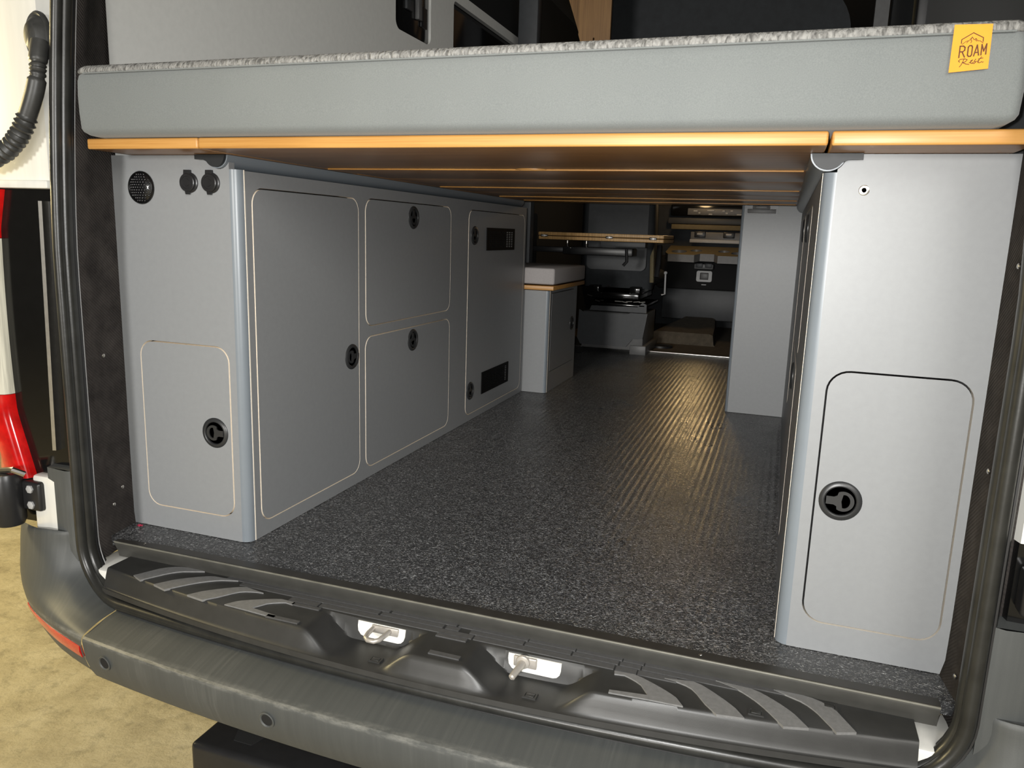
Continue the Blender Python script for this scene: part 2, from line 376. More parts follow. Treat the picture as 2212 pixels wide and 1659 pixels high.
# interior side walls (grey lined), ceiling, cab front
b = B()
def mapWL(u, v, d): return (-0.815 - d, u, v)
b.plate(rect(0.02, 1.715, 0.70, 1.90), [rrect(1.262, 1.538, 1.31, 1.86, 0.03)], mapWL, 0.02, 0, 0)
b.plate([(1.715, 0.70), (2.75, 0.70), (2.75, 1.565), (1.715, 1.565)], [rrect(1.745, 2.70, 0.98, 1.525, 0.02)], mapWL, 0.02, 0, 0)
wl = b.build('wall_left', ['wall']); wl['kind'] = 'structure'
b = B(); b.box(-0.875, -0.845, -0.02, 4.8, -0.02, 2.0); o = b.build('wall_left_outer', 'void'); o['kind'] = 'structure'
b = B(); b.box(-0.843, -0.838, 1.73, 2.72, 0.96, 1.545); o = b.build('window_1', 'winglass'); o['kind'] = 'structure'; o['label'] = 'dark side window glass in the left wall'
b = B(); b.box(0.815, 0.845, 0.02, 1.40, 0.70, 1.90); o = b.build('wall_right', 'lam'); o['kind'] = 'structure'
b = B(); b.box(0.85, 0.88, -0.02, 4.8, -0.02, 2.0); o = b.build('wall_right_outer', 'darkgrey'); o['kind'] = 'structure'
b = B(); b.box(0.79, 0.845, 1.402, 1.44, 0.70, 1.90, 0.006); o = b.build('trim_3', 'black'); o['kind'] = 'structure'
b = B(); b.box(-0.88, 0.88, -0.02, 4.8, 1.90, 1.95); o = b.build('ceiling', 'darkgrey'); o['kind'] = 'structure'
b = B(); b.box(-0.88, 0.88, 4.75, 4.8, -0.4, 1.92); o = b.build('wall_front', 'dark'); o['kind'] = 'structure'

# white painted hinge pillars outside the door opening, and the painted sill under the plate
for sgn, nm in ((-1, 'pillar_left'), (1, 'pillar_right')):
    b = B()
    xa, xb = (0.782 if sgn < 0 else 0.806, 0.99)
    b.loops([[(sgn * xa, -0.09, z), (sgn * (xa + 0.012), -0.132, z), (sgn * 0.93, -0.136, z), (sgn * 0.975, -0.118, z), (sgn * 0.99, -0.06, z), (sgn * 0.99, 0.4, z), (sgn * 0.885, 0.4, z), (sgn * 0.885, -0.02, z)] for z in ((0.705, 1.0, 1.5, 1.95) if sgn < 0 else (0.27, 1.0, 1.5, 1.95))], 0, True, True, True)
    b.loops([[(sgn * xa, -0.09, z), (sgn * (xa + 0.012), -0.128, z), (sgn * 0.965, -0.134, z), (sgn * 0.99, -0.06, z), (sgn * 0.99, 0.4, z), (sgn * 0.885, 0.4, z), (sgn * 0.885, -0.02, z)] for z in (0.03, 0.7049)], 1, True, True, True)
    # turned-out lip where the white panel ends above the lamp pocket
    b.box(sgn * 0.98 if sgn < 0 else 0.785, -0.785 if sgn < 0 else 0.98, -0.146, -0.09, 0.694, 0.709, 0.004)
    if sgn < 0: b.box(-0.885, -0.80, -0.150, -0.115, 0.0, 0.138, 0.008)
    o = b.build(nm, ['white_paint', 'black_gloss']); o['kind'] = 'structure'
b = B()
b.box(-0.775, -0.70, -0.145, -0.04, -0.085, -0.040, 0.006); b.box(0.715, 0.80, -0.145, -0.04, -0.085, -0.040, 0.006); b.box(-0.70, 0.715, -0.13, -0.09, -0.085, -0.075)
o = b.build('door_sill', 'white_paint'); o['kind'] = 'structure'; o['label'] = 'white painted body sill showing at the ends of the plate'

# carpeted lining on both door pillars
def leanL(z): return 0.13 * max(0.0, z - 0.55) ** 1.5
trims = []
for side in (0, 1):
    b = B(); rings = []
    for k in range(26):
        z = -0.035 + 1.5 * k / 25
        if side == 0:
            l = leanL(z); c = 0.006 * max(0, 0.03 - z) / 0.06
            prof = [(-0.812, 0.03), (-0.783, 0.012), (-0.781, 0.0), (-0.776 + l * .4, -0.035), (-0.769 + l * .8, -0.075), (-0.762 + l, -0.098), (-0.766 + l, -0.116), (-0.79 + l, -0.118)]
            prof = [(x + c, y) for x, y in prof]
        else:
            l = -leanL(z); c = -0.012 * max(0, 0.03 - z) / 0.06
            prof = [(0.825, 0.03), (0.789, 0.012), (0.785, 0.0), (0.789 + l * .4, -0.035), (0.794 + l * .8, -0.07), (0.795 + l, -0.098), (0.793 + l, -0.116), (0.82 + l, -0.118)]
            prof = [(x + c, y) for x, y in prof]
        rings.append([(x, y, z) for x, y in prof])
    b.loops(rings, 0, False)
    t = b.build('trim_%d' % (side + 1), 'carpet', smooth=60); t['kind'] = 'structure'
    t['label'] = ('dark brown carpet lining on the left door pillar', 'dark brown carpet lining on the right door pillar')[side]
    trims.append(t)
    riv = [(-0.772, -0.055, 0.73), (-0.772, -0.06, 0.375), (-0.771, -0.06, 0.062), (-0.777, -0.03, 0.09)] if side == 0 else [(0.790, -0.05, 0.34), (0.788, -0.05, 0.028), (0.788, -0.05, 0.62)]
    for x, y, z in riv:
        rb = B(); rb.sphere((x, y, z), 0.0042, (0.6, 1, 1), 10, 6); rb.build('rivet', 'steel', t)

# ================================================================== rear sill area
# edge rail over the mat
rail = thing('floor_edge_rail', 'black angle rail capping the rear edge of the load floor', 'edge rail', (0.01, -0.09, 0))
b = B(); rings = []
for k in range(41):
    x = -0.735 + (0.765 + 0.735) * k / 40
    t0 = min(1, (k + 0.0) / 3)
    yb0 = -0.078 - 0.012 * (1 - t0)
    rings.append([(x, yb0, 0.0005), (x, yb0, 0.0035), (x, -0.0975, 0.0026), (x, -0.0975, -0.0005)])
b.loops(rings, 0, True, True, True)
b.build('top_lip', 'rail', rail, smooth=50)
xs_ = [-0.735 + 1.5 * k / 40 for k in range(41)]
b = B(); b.tube([(x, -0.0992, 0.0006) for x in xs_], 0.0019, 8); b.build('painted_edge_light', 'rail_edge', rail, smooth=60)  # flash highlight on the rail nose, painted as a paler bead
b = B(); b.loops([[(x, -0.0985, -0.001), (x, -0.0995, -0.004), (x, -0.0925, -0.020), (x, -0.089, -0.034), (x, -0.083, -0.034), (x, -0.083, -0.001)] for x in xs_], 0, True, True, True); b.build('front_face', 'rail_front', rail, smooth=50)
for x, y in ((-0.668, -0.088), (0.43, -0.088)):
    s = B(); s.sphere((x, y, 0.0035), 0.003, (1, 1, 0.5), 8, 6); s.build('screw_head', 'steel', rail)

plate = thing('sill_plate', 'black moulded loading-sill plate with grey grip stripes across the door opening', 'sill plate', (0.012, -0.15, -0.07))
def yfront(x): return -0.212 + 0.125 * x * x
ZP = -0.030
def sill_z(x, y):
    d = yfront(x) - y                         # beyond the front edge
    nd = -1.0
    for xa, xb in ((-0.223, -0.010), (0.073, 0.290)):
        side = min(x - xa, xb - x)
        back = (-0.1335 - y) / 0.06           # steep back wall
        nd = max(nd, min(side / 0.066, back * 6.0))
    h = 0.0
    fr = min(1, max(0, (d + 0.004) / 0.016))
    no = min(1, max(0, nd))
    sm = lambda t: t * t * (3 - 2 * t)
    a_, b_ = sm(fr), sm(no)
    return ZP - 0.036 * (a_ + b_ - a_ * b_)
xs = [-0.705 + i * 0.003 for i in range(int(1.44 / 0.003) + 1)]
b = B(); rows = []
NY = 44
for x in xs:
    yf = yfront(x) - 0.0135
    row = []
    for j in range(NY + 1):
        y = -0.084 + (yf + 0.084) * j / NY
        row.append((x, y, sill_z(x, y)))
    row.append((x, yf - 0.001, -0.075))
    rows.append(row)
b.grid(rows)
b.build('plate_body', 'sill', plate, smooth=50)
# grip ribs
def bar(parent, x0, x1, y0, y1, z, h, name='grip_bar', m='rib', skew=0.0):
    bb = B()
    def mp(u, v, d): return (u + skew * (v - y0), v, z + d)
    bb.plate(rect(x0, x1, y0, y1), [], lambda u, v, d: mp(u, v, h - d), h + 0.002, 0, 0)
    return bb.build(name, m, parent)
for (y0, y1, segs) in ((-0.0985, -0.0885, [(-0.46, -0.11), (-0.105, 0.02), (0.024, 0.15), (0.152, 0.232), (0.234, 0.31), (0.312, 0.345), (0.347, 0.56)]),
                       (-0.1125, -0.1015, [(-0.42, -0.125), (-0.12, 0.0), (0.005, 0.03), (0.05, 0.146), (0.149, 0.228), (0.231, 0.306), (0.309, 0.342), (0.344, 0.50)]),
                       (-0.1285, -0.1155, [(-0.30, -0.24), (-0.236, 0.06), (0.063, 0.302), (0.305, 0.338), (0.34, 0.40)])):
    for a, c in segs:
        bar(plate, a, c, y1, y0, ZP, 0.0016)
for a, c, y0, y1 in ((-0.285, -0.228, -0.141, -0.133), (-0.30, -0.235, -0.196, -0.187), (0.0, 0.055, -0.141, -0.132), (0.012, 0.066, -0.196, -0.186)):
    bar(plate, a, c, y0, y1, ZP, 0.0022)
S1 = [(.3046, -.1326), (.3358, -.131), (.3776, -.1505), (.4059, -.1698), (.4176, -.1873), (.3639, -.1900), (.3084, -.1942), (.3081, -.1866), (.3648, -.1789), (.3506, -.1556), (.3224, -.1392), (.3065, -.1416)]
S2 = [(.3817, -.1236), (.4248, -.1159), (.4608, -.1374), (.4906, -.1638), (.5039, -.1832), (.4651, -.1889), (.4476, -.1691), (.4245, -.1366), (.3969, -.1255)]
S3 = [(.4569, -.0998), (.5094, -.1021), (.5426, -.1202), (.5717, -.146), (.5905, -.1733), (.5566, -.1825), (.5381, -.1566), (.5159, -.131), (.4872, -.1100)]
S4 = [(.5501, -.0899), (.5967, -.0925), (.63, -.1147), (.6535, -.158), (.627, -.1686), (.6036, -.1302), (.5805, -.1079), (.5421, -.0918)]
def smooth_loop(L, n=3):
    out = []
    m = len(L)
    for i in range(m):
        p0, p1, p2, p3 = (Vector(L[(i + k) % m]) for k in (-1, 0, 1, 2))
        d1 = (p1 - p0).normalized(); d2 = (p2 - p1).normalized(); d3 = (p3 - p2).normalized()
        out.append(tuple(p1))
        if d1.dot(d2) > 0.75 and d2.dot(d3) > 0.75:
            for k in range(1, n):
                t = k / n
                q = 0.5 * ((2 * p1) + (-p0 + p2) * t + (2 * p0 - 5 * p1 + 4 * p2 - p3) * t * t + (-p0 + 3 * p1 - 3 * p2 + p3) * t ** 3)
                out.append(tuple(q))
    return out
for L in (S1, S2, S3, S4):
    for sg in (1, -1):
        lp = smooth_loop([(x if sg == 1 else 0.024 - x, y) for x, y in L])
        if sg == -1: lp = lp[::-1]
        bb = B(); bb.plate(lp, [], lambda u, v, d: (u, v, ZP + 0.0022 - d), 0.004, 0, 0)
        bb.build('grip_stripe', 'stripe', plate)
for x, y, z in ((0.186, -0.192, -0.0655), (0.519, -0.1607, ZP), (0.6204, -0.104, ZP), (-0.085, -0.192, -0.0655)):
    c = B()
    c.plate(rect(x - .011, x + .011, y - .008, y + .008), [rect(x - .008, x + .008, y - .0055, y + .0055)], lambda u, v, d: (u, v, z + 0.002 - d), 0.003, 0, 0)
    c.box(x - .007, x + .007, y - .0045, y + .0045, z - 0.001, z + 0.0025, 0.0008)
    c.build('plate_clip', 'sill', plate)
for xa, xb in ((-0.150, -0.058), (0.130, 0.220)):
    c = B()
    lp = [(xa, -0.0335), (xb, -0.0335), (xb, -0.045)] + [(xb - 0.012 + 0.012 * math.cos(math.radians(a)), -0.046 + 0.012 * math.sin(math.radians(a))) for a in (0, -30, -60, -90)] + [(xa + 0.03, -0.058)] + [(xa + 0.016 - 0.016 * math.sin(math.radians(a)), -0.042 - 0.016 * math.cos(math.radians(a))) for a in (0, 30, 60, 90)]
    c.plate(lp, [], lambda u, v, d: (u, -0.1356 - 0.0098 * (-0.03 - v) / 0.036 + d, v), 0.004, 0, 0)
    c.build('cutout', 'white_paint', plate, label='white painted metal showing through a cutout in the plate')
# door strikers
st = thing('door_striker', 'U-shaped steel door striker loop in the left pocket of the sill plate', 'striker', (-0.10, -0.138, -0.045), 'door strikers in the sill')
c = B(); c.tube([(-0.118, -0.137, -0.040), (-0.119, -0.158, -0.041), (-0.117, -0.170, -0.042), (-0.110, -0.1755, -0.043), (-0.098, -0.1755, -0.043), (-0.091, -0.170, -0.042), (-0.089, -0.158, -0.041), (-0.086, -0.137, -0.040)], 0.0042, 10)
c.build('loop', 'zinc', st)
c = B(); c.box(-0.122, -0.070, -0.1405, -0.136, -0.052, -0.034, 0.002); c.build('mounting_plate', 'zinc', st)
st = thing('door_striker', 'steel pin door striker on a bracket in the right pocket of the sill plate', 'striker', (0.16, -0.138, -0.045), 'door strikers in the sill')
c = B(); c.tube([(0.158, -0.137, -0.041), (0.155, -0.155, -0.044), (0.150, -0.178, -0.050), (0.1495, -0.180, -0.0505)], [0.0072, 0.0062, 0.0055, 0.003], 14); c.build('pin', 'zinc', st)
c = B(); c.box(0.140, 0.180, -0.1425, -0.1375, -0.052, -0.033, 0.0035, 3); c.lathe([(0.012, 0.0), (0.011, 0.003), (0.008, 0.004), (0, 0.004)], lambda u, v, d: (0.157 + u, -0.1425 + d, -0.041 + v), 20); c.build('bracket', 'zinc', st)

# rubber door seal round the opening
def seal_path(off=0.0, dy=0.0):
    """off: inward offset in the plane of the opening"""
    pts = []
    R = 0.105 - off * 0.5
    xl, xr = -0.766 + off, 0.787 - off
    zb = -0.090 + off
    def yb(x): return -0.205 + 0.085 * x * x + dy
    for k in range(22):
        z = 1.35 - (1.35 - (zb + R)) * k / 21
        pts.append((xl + leanL(z), -0.148 + dy, z))
    for k in range(1, 10):
        a = PI / 2 * k / 10
        x = xl + R - R * math.cos(a); z = zb + R - R * math.sin(a)
        t = math.sin(a) ** 2
        pts.append((x, (-0.148 + dy) * (1 - t) + yb(x) * t, z))
    for k in range(31):
        x = xl + R + (xr - xl - 2 * R) * k / 30
        pts.append((x, yb(x), zb))
    for k in range(1, 10):
        a = PI / 2 * (1 - k / 10)
        x = xr - R + R * math.cos(a); z = zb + R - R * math.sin(a)
        t = math.sin(a) ** 2
        pts.append((x, (-0.148 + dy) * (1 - t) + yb(x) * t, z))
    for k in range(22):
        z = (zb + R) + (1.35 - zb - R) * k / 21
        pts.append((xr - leanL(z), -0.148 + dy, z))
    return pts
seal = thing('door_seal', 'black rubber weather seal around the rear door opening', 'door seal', (0.01, -0.2, -0.09))
SP = [Vector(p) for p in seal_path(0.0)]
cen = Vector((0.01, -0.16, 0.6))
def seal_strip(name, prof, m):
    rings = []
    for i, p in enumerate(SP):
        t = (SP[min(i + 1, len(SP) - 1)] - SP[max(i - 1, 0)]); t.y = 0; t.normalize()
        inn = Vector((-t.z, 0, t.x))            # to the inside of the opening
        if inn.dot(Vector((0.01, 0, 0.6)) - Vector((p.x, 0, p.z))) < 0: inn = -inn
        rings.append([p + inn * a + Vector((0, -1, 0)) * o for a, o in prof])
    c = B(); c.loops(rings, 0, False); return c.build(name, m, seal, smooth=55)
seal_strip('outer_lip', [(-0.014, -0.045), (-0.017, -0.012), (-0.0165, -0.002), (-0.014, 0.002), (-0.0115, 0.0015), (-0.0105, -0.002)], 'black')
seal_strip('bulb', [(-0.0108, -0.004), (-0.0108, 0.002), (-0.0090, 0.0065), (-0.005, 0.0098), (0.0, 0.011), (0.005, 0.0095), (0.0085, 0.0055), (0.0098, 0.0), (0.0085, -0.005)], 'rubber')
seal_strip('inner_bead', [(0.0085, -0.004), (0.0118, -0.0065), (0.0135, -0.011), (0.0135, -0.017), (0.0115, -0.0215), (0.010, -0.023)], 'rubber')
seal_strip('grip_channel', [(0.0095, -0.021), (0.0105, -0.025), (0.0090, -0.030), (0.0030, -0.034), (-0.002, -0.045)], 'black')
seal_strip('paint_edge', [(0.0042, -0.0335), (0.0050, -0.0345), (0.0044, -0.0362), (0.001, -0.0365)], 'lightgrey')

# ================================================================== bumper
bump = thing('rear_bumper', 'dusty dark grey plastic rear bumper step below the door opening', 'bumper', (0.0, -0.25, -0.23))
def bprof(x):
    c0 = 0.095 * x * x
    return [(-0.150 + c0 * .9, -0.104), (-0.205 + c0 * .9, -0.1045), (-0.234 + c0 * .95, -0.107), (-0.2865 + c0, -0.1195), (-0.2905 + c0, -0.1225), (-0.2915 + c0, -0.127),
            (-0.287 + c0, -0.165), (-0.276 + c0, -0.195), (-0.266 + c0, -0.212), (-0.25 + c0, -0.222), (-0.16 + c0, -0.23)]
c = B(); XS = [-0.668 + (1.336) * k / 60 for k in range(61)]
c.loops([[(x, y, z) for y, z in bprof(x)] for x in XS], 0, False)
c.build('step_section', 'bumper', bump, smooth=22)
CC = [
 [(.6700, -.150, -.103), (.6700, -.1960, -.1065), (.6700, -.2220, -.1115), (.6700, -.2470, -.1215), (.6700, -.2480, -.145), (.6700, -.235, -.19), (.6700, -.210, -.222)],
 [(.7150, -.150, -.0830), (.7350, -.1900, -.0860), (.7500, -.2050, -.0940), (.7720, -.2220, -.1100), (.7750, -.2210, -.140), (.7750, -.205, -.19), (.7720, -.175, -.222)],
 [(.7600, -.140, -.0450), (.7850, -.1700, -.0500), (.8150, -.1850, -.0650), (.8620, -.1900, -.0950), (.8700, -.1850, -.135), (.8660, -.165, -.185), (.8550, -.135, -.222)],
 [(.7740, -.135, .0000), (.8000, -.1600, -.0020), (.8450, -.1720, -.0120), (.9180, -.1630, -.0700), (.9300, -.1500, -.125), (.9250, -.130, -.180), (.9150, -.105, -.222)],
 [(.7760, -.135, .0300), (.8000, -.1580, .0300), (.8600, -.1650, .0280), (.9450, -.1400, -.0200), (.9520, -.1250, -.100), (.9450, -.105, -.160), (.9400, -.070, -.220)],
 [(.7760, -.130, .0320), (.8000, -.1500, .0320), (.8700, -.1580, .0300), (.9660, -.1180, .0120), (.9720, -.0900, -.060), (.9700, -.050, -.140), (.9600, -.020, -.220)]]
def cr(P, t):
    n = len(P) - 1; i = min(int(t), n - 1); f = t - i
    p0, p1, p2, p3 = P[max(i - 1, 0)], P[i], P[i + 1], P[min(i + 2, n)]
    return 0.5 * ((2 * p1) + (-p0 + p2) * f + (2 * p0 - 5 * p1 + 4 * p2 - p3) * f * f + (-p0 + 3 * p1 - 3 * p2 + p3) * f ** 3)
def csurf(t, j): return cr([cr([Vector(q) for q in col], j) for col in CC], t)
for sg in (-1, 1):
    def fx(v, sg=sg):
        return Vector((sg * (v.x + (0.022 * max(0.0, min(1.0, (v.x - 0.669) / 0.09)) if sg > 0 else 0.0)), v.y, v.z))
    e_ = 0.022 if sg > 0 else 0.0
    c = B()
    c.grid([[fx(csurf(5 * a / 20, 6 * q / 24)) for q in range(25)] for a in range(21)])
    c.loops([[(sg * (0.774 + e_), -0.10, z), (sg * (0.777 + e_), -0.149, z), (sg * (0.79 + e_), -0.154, z), (sg * (0.842 + e_), -0.148, z), (sg * (0.846 + e_), -0.10, z)] for z in (-0.03, 0.0, 0.06, 0.14, 0.158)], 0, False)
    c.grid([[(sg * (0.777 + e_), -0.149, 0.158), (sg * (0.842 + e_), -0.148, 0.158)], [(sg * (0.777 + e_), -0.10, 0.163), (sg * (0.846 + e_), -0.10, 0.163)]])
    c.build('corner_section', 'bumper', bump, smooth=40)
    c = B(); rings = []
    for k in range(13):
        f = k / 12; t = 0.12 + 2.35 * f; jc = 4.18 - 0.05 * f; hw = 0.30 * (1 - 0.70 * f ** 1.5)
        pa, pb, pm = csurf(t, jc - hw), csurf(t, jc + hw), csurf(t, jc)
        nrm = Vector((0.25 + 0.25 * f, -0.9, -0.1)).normalized()
        rings.append([fx(v) for v in (pa - nrm * 0.004, pa + nrm * 0.0015, pm + nrm * 0.003, pb + nrm * 0.0015, pb - nrm * 0.004)])
    c.loops(rings, 0, True, True, True)
    c.build('reflector', 'red', bump, label='red reflector strip let into the bumper corner')
for x in (-0.612, -0.236, 0.236, 0.612):
    y = -0.2885 + 0.095 * x * x; z = -0.157
    c = B()
    mp = lambda u, v, d, x=x, y=y, z=z: (x + u, y + d - 0.14 * v + 0.19 * x * u, z + v)
    c.lathe([(0.0150, -0.002), (0.0150, 0.0022), (0.0132, 0.0030), (0.0115, 0.0018), (0.0108, 0.0012)], mp, 26)
    c.lathe([(0.0108, 0.0012), (0.0072, 0.0016), (0.0, 0.0018)], mp, 20, 1)
    c.build('parking_sensor', ['bumper', 'void'], bump, label='round parking sensor in the bumper')

# black steel step / tow bar under the bumper
stp = thing('hitch_step', 'black steel tow step bar under the rear bumper', 'tow bar', (-0.2, -0.15, -0.5))
c = B(); c.box(-0.474, -0.14, -0.205, -0.06, -0.42, -0.315, 0.012, 3); c.build('crossbar', 'black', stp)
c = B(); c.prism([(-0.43, -0.1), (-0.34, -0.1), (-0.36, -0.17), (-0.40, -0.17)], -0.3148, -0.3135, lambda u, v, d: (u, v, d)); c.build('top_recess', 'void', stp)
c = B(); c.box(-0.13, -0.03, -0.24, -0.05, -0.41, -0.325, 0.008, 2); c.tube([(-0.17, -0.19, -0.318), (-0.12, -0.21, -0.305), (-0.06, -0.20, -0.312), (0.0, -0.19, -0.32)], 0.012, 10); c.build('receiver', 'black', stp)
c = B(); c.box(-0.33, -0.25, -0.06, 0.3, -0.42, -0.25, 0.004); c.build('frame_bracket', 'void', stp)
c = B(); c.box(0.0, 0.1, -0.1, 0.3, -0.42, -0.27, 0.004); c.build('frame_bracket', 'void', stp)
c = B(); c.tube([(-0.05, -0.2, -0.29), (0.02, -0.21, -0.30), (0.06, -0.2, -0.33)], 0.008, 8); c.build('cable', 'black', stp)

# ================================================================== left outside: lamp, hinge, gaiter
tl = thing('tail_light', 'red and clear ribbed tail light at the left edge of the van', 'tail light', (-0.91, -0.15, 0.4))
def lens(z0, z1, nm, m, xin):
    c = B(); rings = []
    for k in range(13):
        z = z0 + (z1 - z0) * k / 12
        xi = -xin(z)
        rings.append([(xi - 0.022, -0.12, z), (xi - 0.022, -0.142, z), (xi - 0.027, -0.152, z), (xi - 0.040, -0.158, z), (xi - 0.07, -0.158, z), (-0.985, -0.135, z), (-0.985, -0.12, z)])
    c.loops(rings, 0, True, True, True); return c.build(nm, m, tl, smooth=40)
fin = lambda z: 0.900 + 0.010 * math.sin((0.7 - z) / 0.55 * PI) - (0.012 if z > 0.62 else 0) * (z - 0.62) / 0.06
lens(0.128, 0.295, 'brake_lens', 'red', lambda z: fin(z) - 0.030 * max(0, (0.26 - z)) / 0.13)
lens(0.296, 0.600, 'clear_lens', 'clear', fin)
lens(0.601, 0.692, 'top_lens', 'red', fin)
c = B(); c.box(-0.96, -0.895, -0.152, -0.12, 0.112, 0.1275, 0.004); c.build('lamp_base', 'black', tl)
strip = B()
strip.loops([[(-0.806 - 0.016 * t, -0.125, 0.672 - 0.48 * t), (-0.808 - 0.016 * t, -0.140, 0.672 - 0.48 * t), (-0.815 - 0.016 * t, -0.142, 0.672 - 0.48 * t), (-0.819 - 0.016 * t, -0.125, 0.672 - 0.48 * t)] for t in (0, .25, .5, .75, 1)], 0, True, True, True)
o = strip.build('jamb_strip', 'steel'); tag(o, 'slim bright metal strip running down the black lamp jamb', 'metal strip')

for sg in (-1, 1):
    lab = 'black door hinge bracket with two pale bolts below the tail light' if sg < 0 else 'black door hinge at the right edge of the van'
    zo = 0.0 if sg < 0 else 0.115
    h = thing('hinge', lab, 'hinge', (sg * 0.90, -0.16, 0.09 + zo), 'rear door hinges')
    c = B(); c.box(*sorted((sg * (0.852 if sg < 0 else 0.822), sg * 0.905)), -0.162, -0.128, 0.066 + zo, 0.126 + zo, 0.006, 3); c.build('bracket', 'black', h)
    c = B(); c.tube([(sg * 0.925, -0.172, 0.036 + zo), (sg * 0.925, -0.172, 0.045 + zo), (sg * 0.925, -0.172, 0.13 + zo), (sg * 0.925, -0.172, 0.142 + zo)], [0.026, 0.03, 0.03, 0.026], 20); c.build('barrel', 'black', h)
    for zz in (0.079, 0.112):
        c = B(); mpb = lambda u, v, d, zz=zz: (sg * 0.875 + u, -0.162 + d, zz + zo + v)
        c.lathe([(0.0085, 0.0), (0.0085, 0.0035), (0.0065, 0.0045), (0.0, 0.0045)], mpb, 6); c.build('bolt', 'lightgrey', h)
    if sg < 0:
        c = B(); c.tube([(-0.94, -0.175, 0.145), (-0.90, -0.175, 0.152), (-0.89, -0.16, 0.14)], 0.006, 8); c.build('hinge_pin_clip', 'steel', h)

ga = thing('door_cable_gaiter', 'black ribbed rubber cable gaiter plugged into the white pillar', 'cable gaiter', (-0.80, -0.15, 0.85))
c = B()
def mpg(u, v, d): return (-0.786 + u * 0.62, -0.134 + d, 0.955 + v)
c.lathe([(0.044, 0.0), (0.044, 0.006), (0.040, 0.010), (0.036, 0.008), (0.033, 0.012), (0.022, 0.022), (0.0, 0.025)], mpg, 32)
c.build('boot', 'rubber_grey', ga)
P0 = [Vector(p) for p in ((-0.774, -0.146, 0.945), (-0.771, -0.156, 0.912), (-0.769, -0.160, 0.890), (-0.776, -0.163, 0.860), (-0.790, -0.166, 0.826), (-0.805, -0.168, 0.798), (-0.823, -0.170, 0.776), (-0.848, -0.172, 0.757), (-0.885, -0.174, 0.742), (-0.93, -0.176, 0.735))]
def cat(P, n):
    out = []
    for i in range(len(P) - 1):
        p0 = P[max(i - 1, 0)]; p1 = P[i]; p2 = P[i + 1]; p3 = P[min(i + 2, len(P) - 1)]
        for k in range(n):
            t = k / n
            out.append(0.5 * ((2 * p1) + (-p0 + p2) * t + (2 * p0 - 5 * p1 + 4 * p2 - p3) * t * t + (-p0 + 3 * p1 - 3 * p2 + p3) * t ** 3))
    out.append(P[-1]); return out
pp = cat(P0, 10); rr = []
for i in range(len(pp)):
    s = i / 10
    if 1.0 < s < 2.4: rr.append(0.0125 + 0.0016 * math.sin(i * 2 * PI / 3.3))
    elif s >= 4.4: rr.append(0.0160 + 0.0024 * math.sin(i * 2 * PI / 3.3))
    else: rr.append(0.0150)
c = B(); c.tube(pp, rr, 16); c.build('sleeve', 'rubber_grey', ga, smooth=60)

# ================================================================== left cabinet
cabL = thing('storage_cabinet', 'long grey laminate storage cabinet on the left with four doors down the aisle', 'cabinet', (-0.65, 0.9, 0))
b = B(); b.box(-0.81, XL - 0.017, 0.017, 1.733, 0.002, 0.735); b.build('carcass', 'void', cabL)
hL = (-0.7345, -0.518, 0.052, 0.401, 0.03)
b = B(); b.plate([(-0.79, 0.001), (XL - 0.018, 0.001), (XL - 0.018, 0.7548)] + [(-0.522 + 0.0253 * math.cos(math.radians(a)), ZB - 0.0006 + 0.0253 * math.sin(math.radians(a))) for a in range(-40, -180, -14)] + [(-0.5474, ZB - 0.0007), (-0.79, ZB - 0.0007)], [hole(*hL)], mapF, 0.016, mi_outer=0)
b.build('rear_panel', ['lam', 'core'], cabL)
d = door(cabL, mapF, *hL, name='hatch', lat=[(-0.556, 0.2262, 0.0)])
doors = [(0.042, 0.438, 0.033, 0.709, 0.030), (0.474, 0.992, 0.400, 0.7115, 0.030), (0.471, 0.993, 0.030, 0.3705, 0.030), (1.138, 1.7105, 0.026, 0.7095, 0.030)]
b = B(); b.plate(rect(0.020, 1.733, 0.001, 0.7405), [hole(*q) for q in doors], mapL, 0.016); b.build('aisle_panel', ['lam', 'core'], cabL)
for i, q in enumerate(doors):
    d = door(cabL, mapL, *q, lat=[[(0.404, 0.332, 0.0)], [(0.735, 0.6746, PI / 2)], [(0.735, 0.3343, PI / 2)], [(1.188, 0.629, PI / 2), (1.177, 0.1057, PI / 2)]][i])
    if i == 3:
        for u0, u1, v0, v1 in ((1.297, 1.587, 0.579, 0.657), (1.280, 1.560, 0.075, 0.153)):
            fr = B()
            rws = 9; holes = []
            colsN = 10
            cw = (u1 - u0 - 0.036) / colsN
            for a in range(colsN):
                ua = u0 + 0.018 + a * cw
                for k in range(rws):
                    va = v0 + 0.010 + k * (v1 - v0 - 0.02) / rws
                    holes.append(rect(ua + 0.002, ua + cw - 0.003, va + 0.0012, va + (v1 - v0 - 0.02) / rws - 0.0028))
            fr.plate(rect(u0, u1, v0, v1), holes, lambda u, v, d_: mapL(u, v, d_ - 0.0035), 0.004, 0, 0)
            vent = fr.build('vent_grille', 'vent_black', d, label='black slotted vent grille')
            sl = B(); sl.plate(rect(u0 + 0.004, u1 - 0.004, v0 + 0.004, v1 - 0.004), [], lambda u, v, d_: mapL(u, v, d_ - 0.0008), 0.0006, 0, 0); sl.build('vent_backing', 'void', d)
            nb = 3 if v0 > 0.3 else 1
            sl = B(); sl.plate(rect(u1 - 0.018 - nb * cw, u1 - 0.019, v0 + 0.010, v1 - 0.010), [], lambda u, v, d_: mapL(u, v, d_ - 0.0016), 0.0005, 0, 0); sl.build('slot_glint_plate', 'fin', d, label='added bright plate that paints flash glints into the vent slots')  # bright plate added to stand in for flash glints in the slots
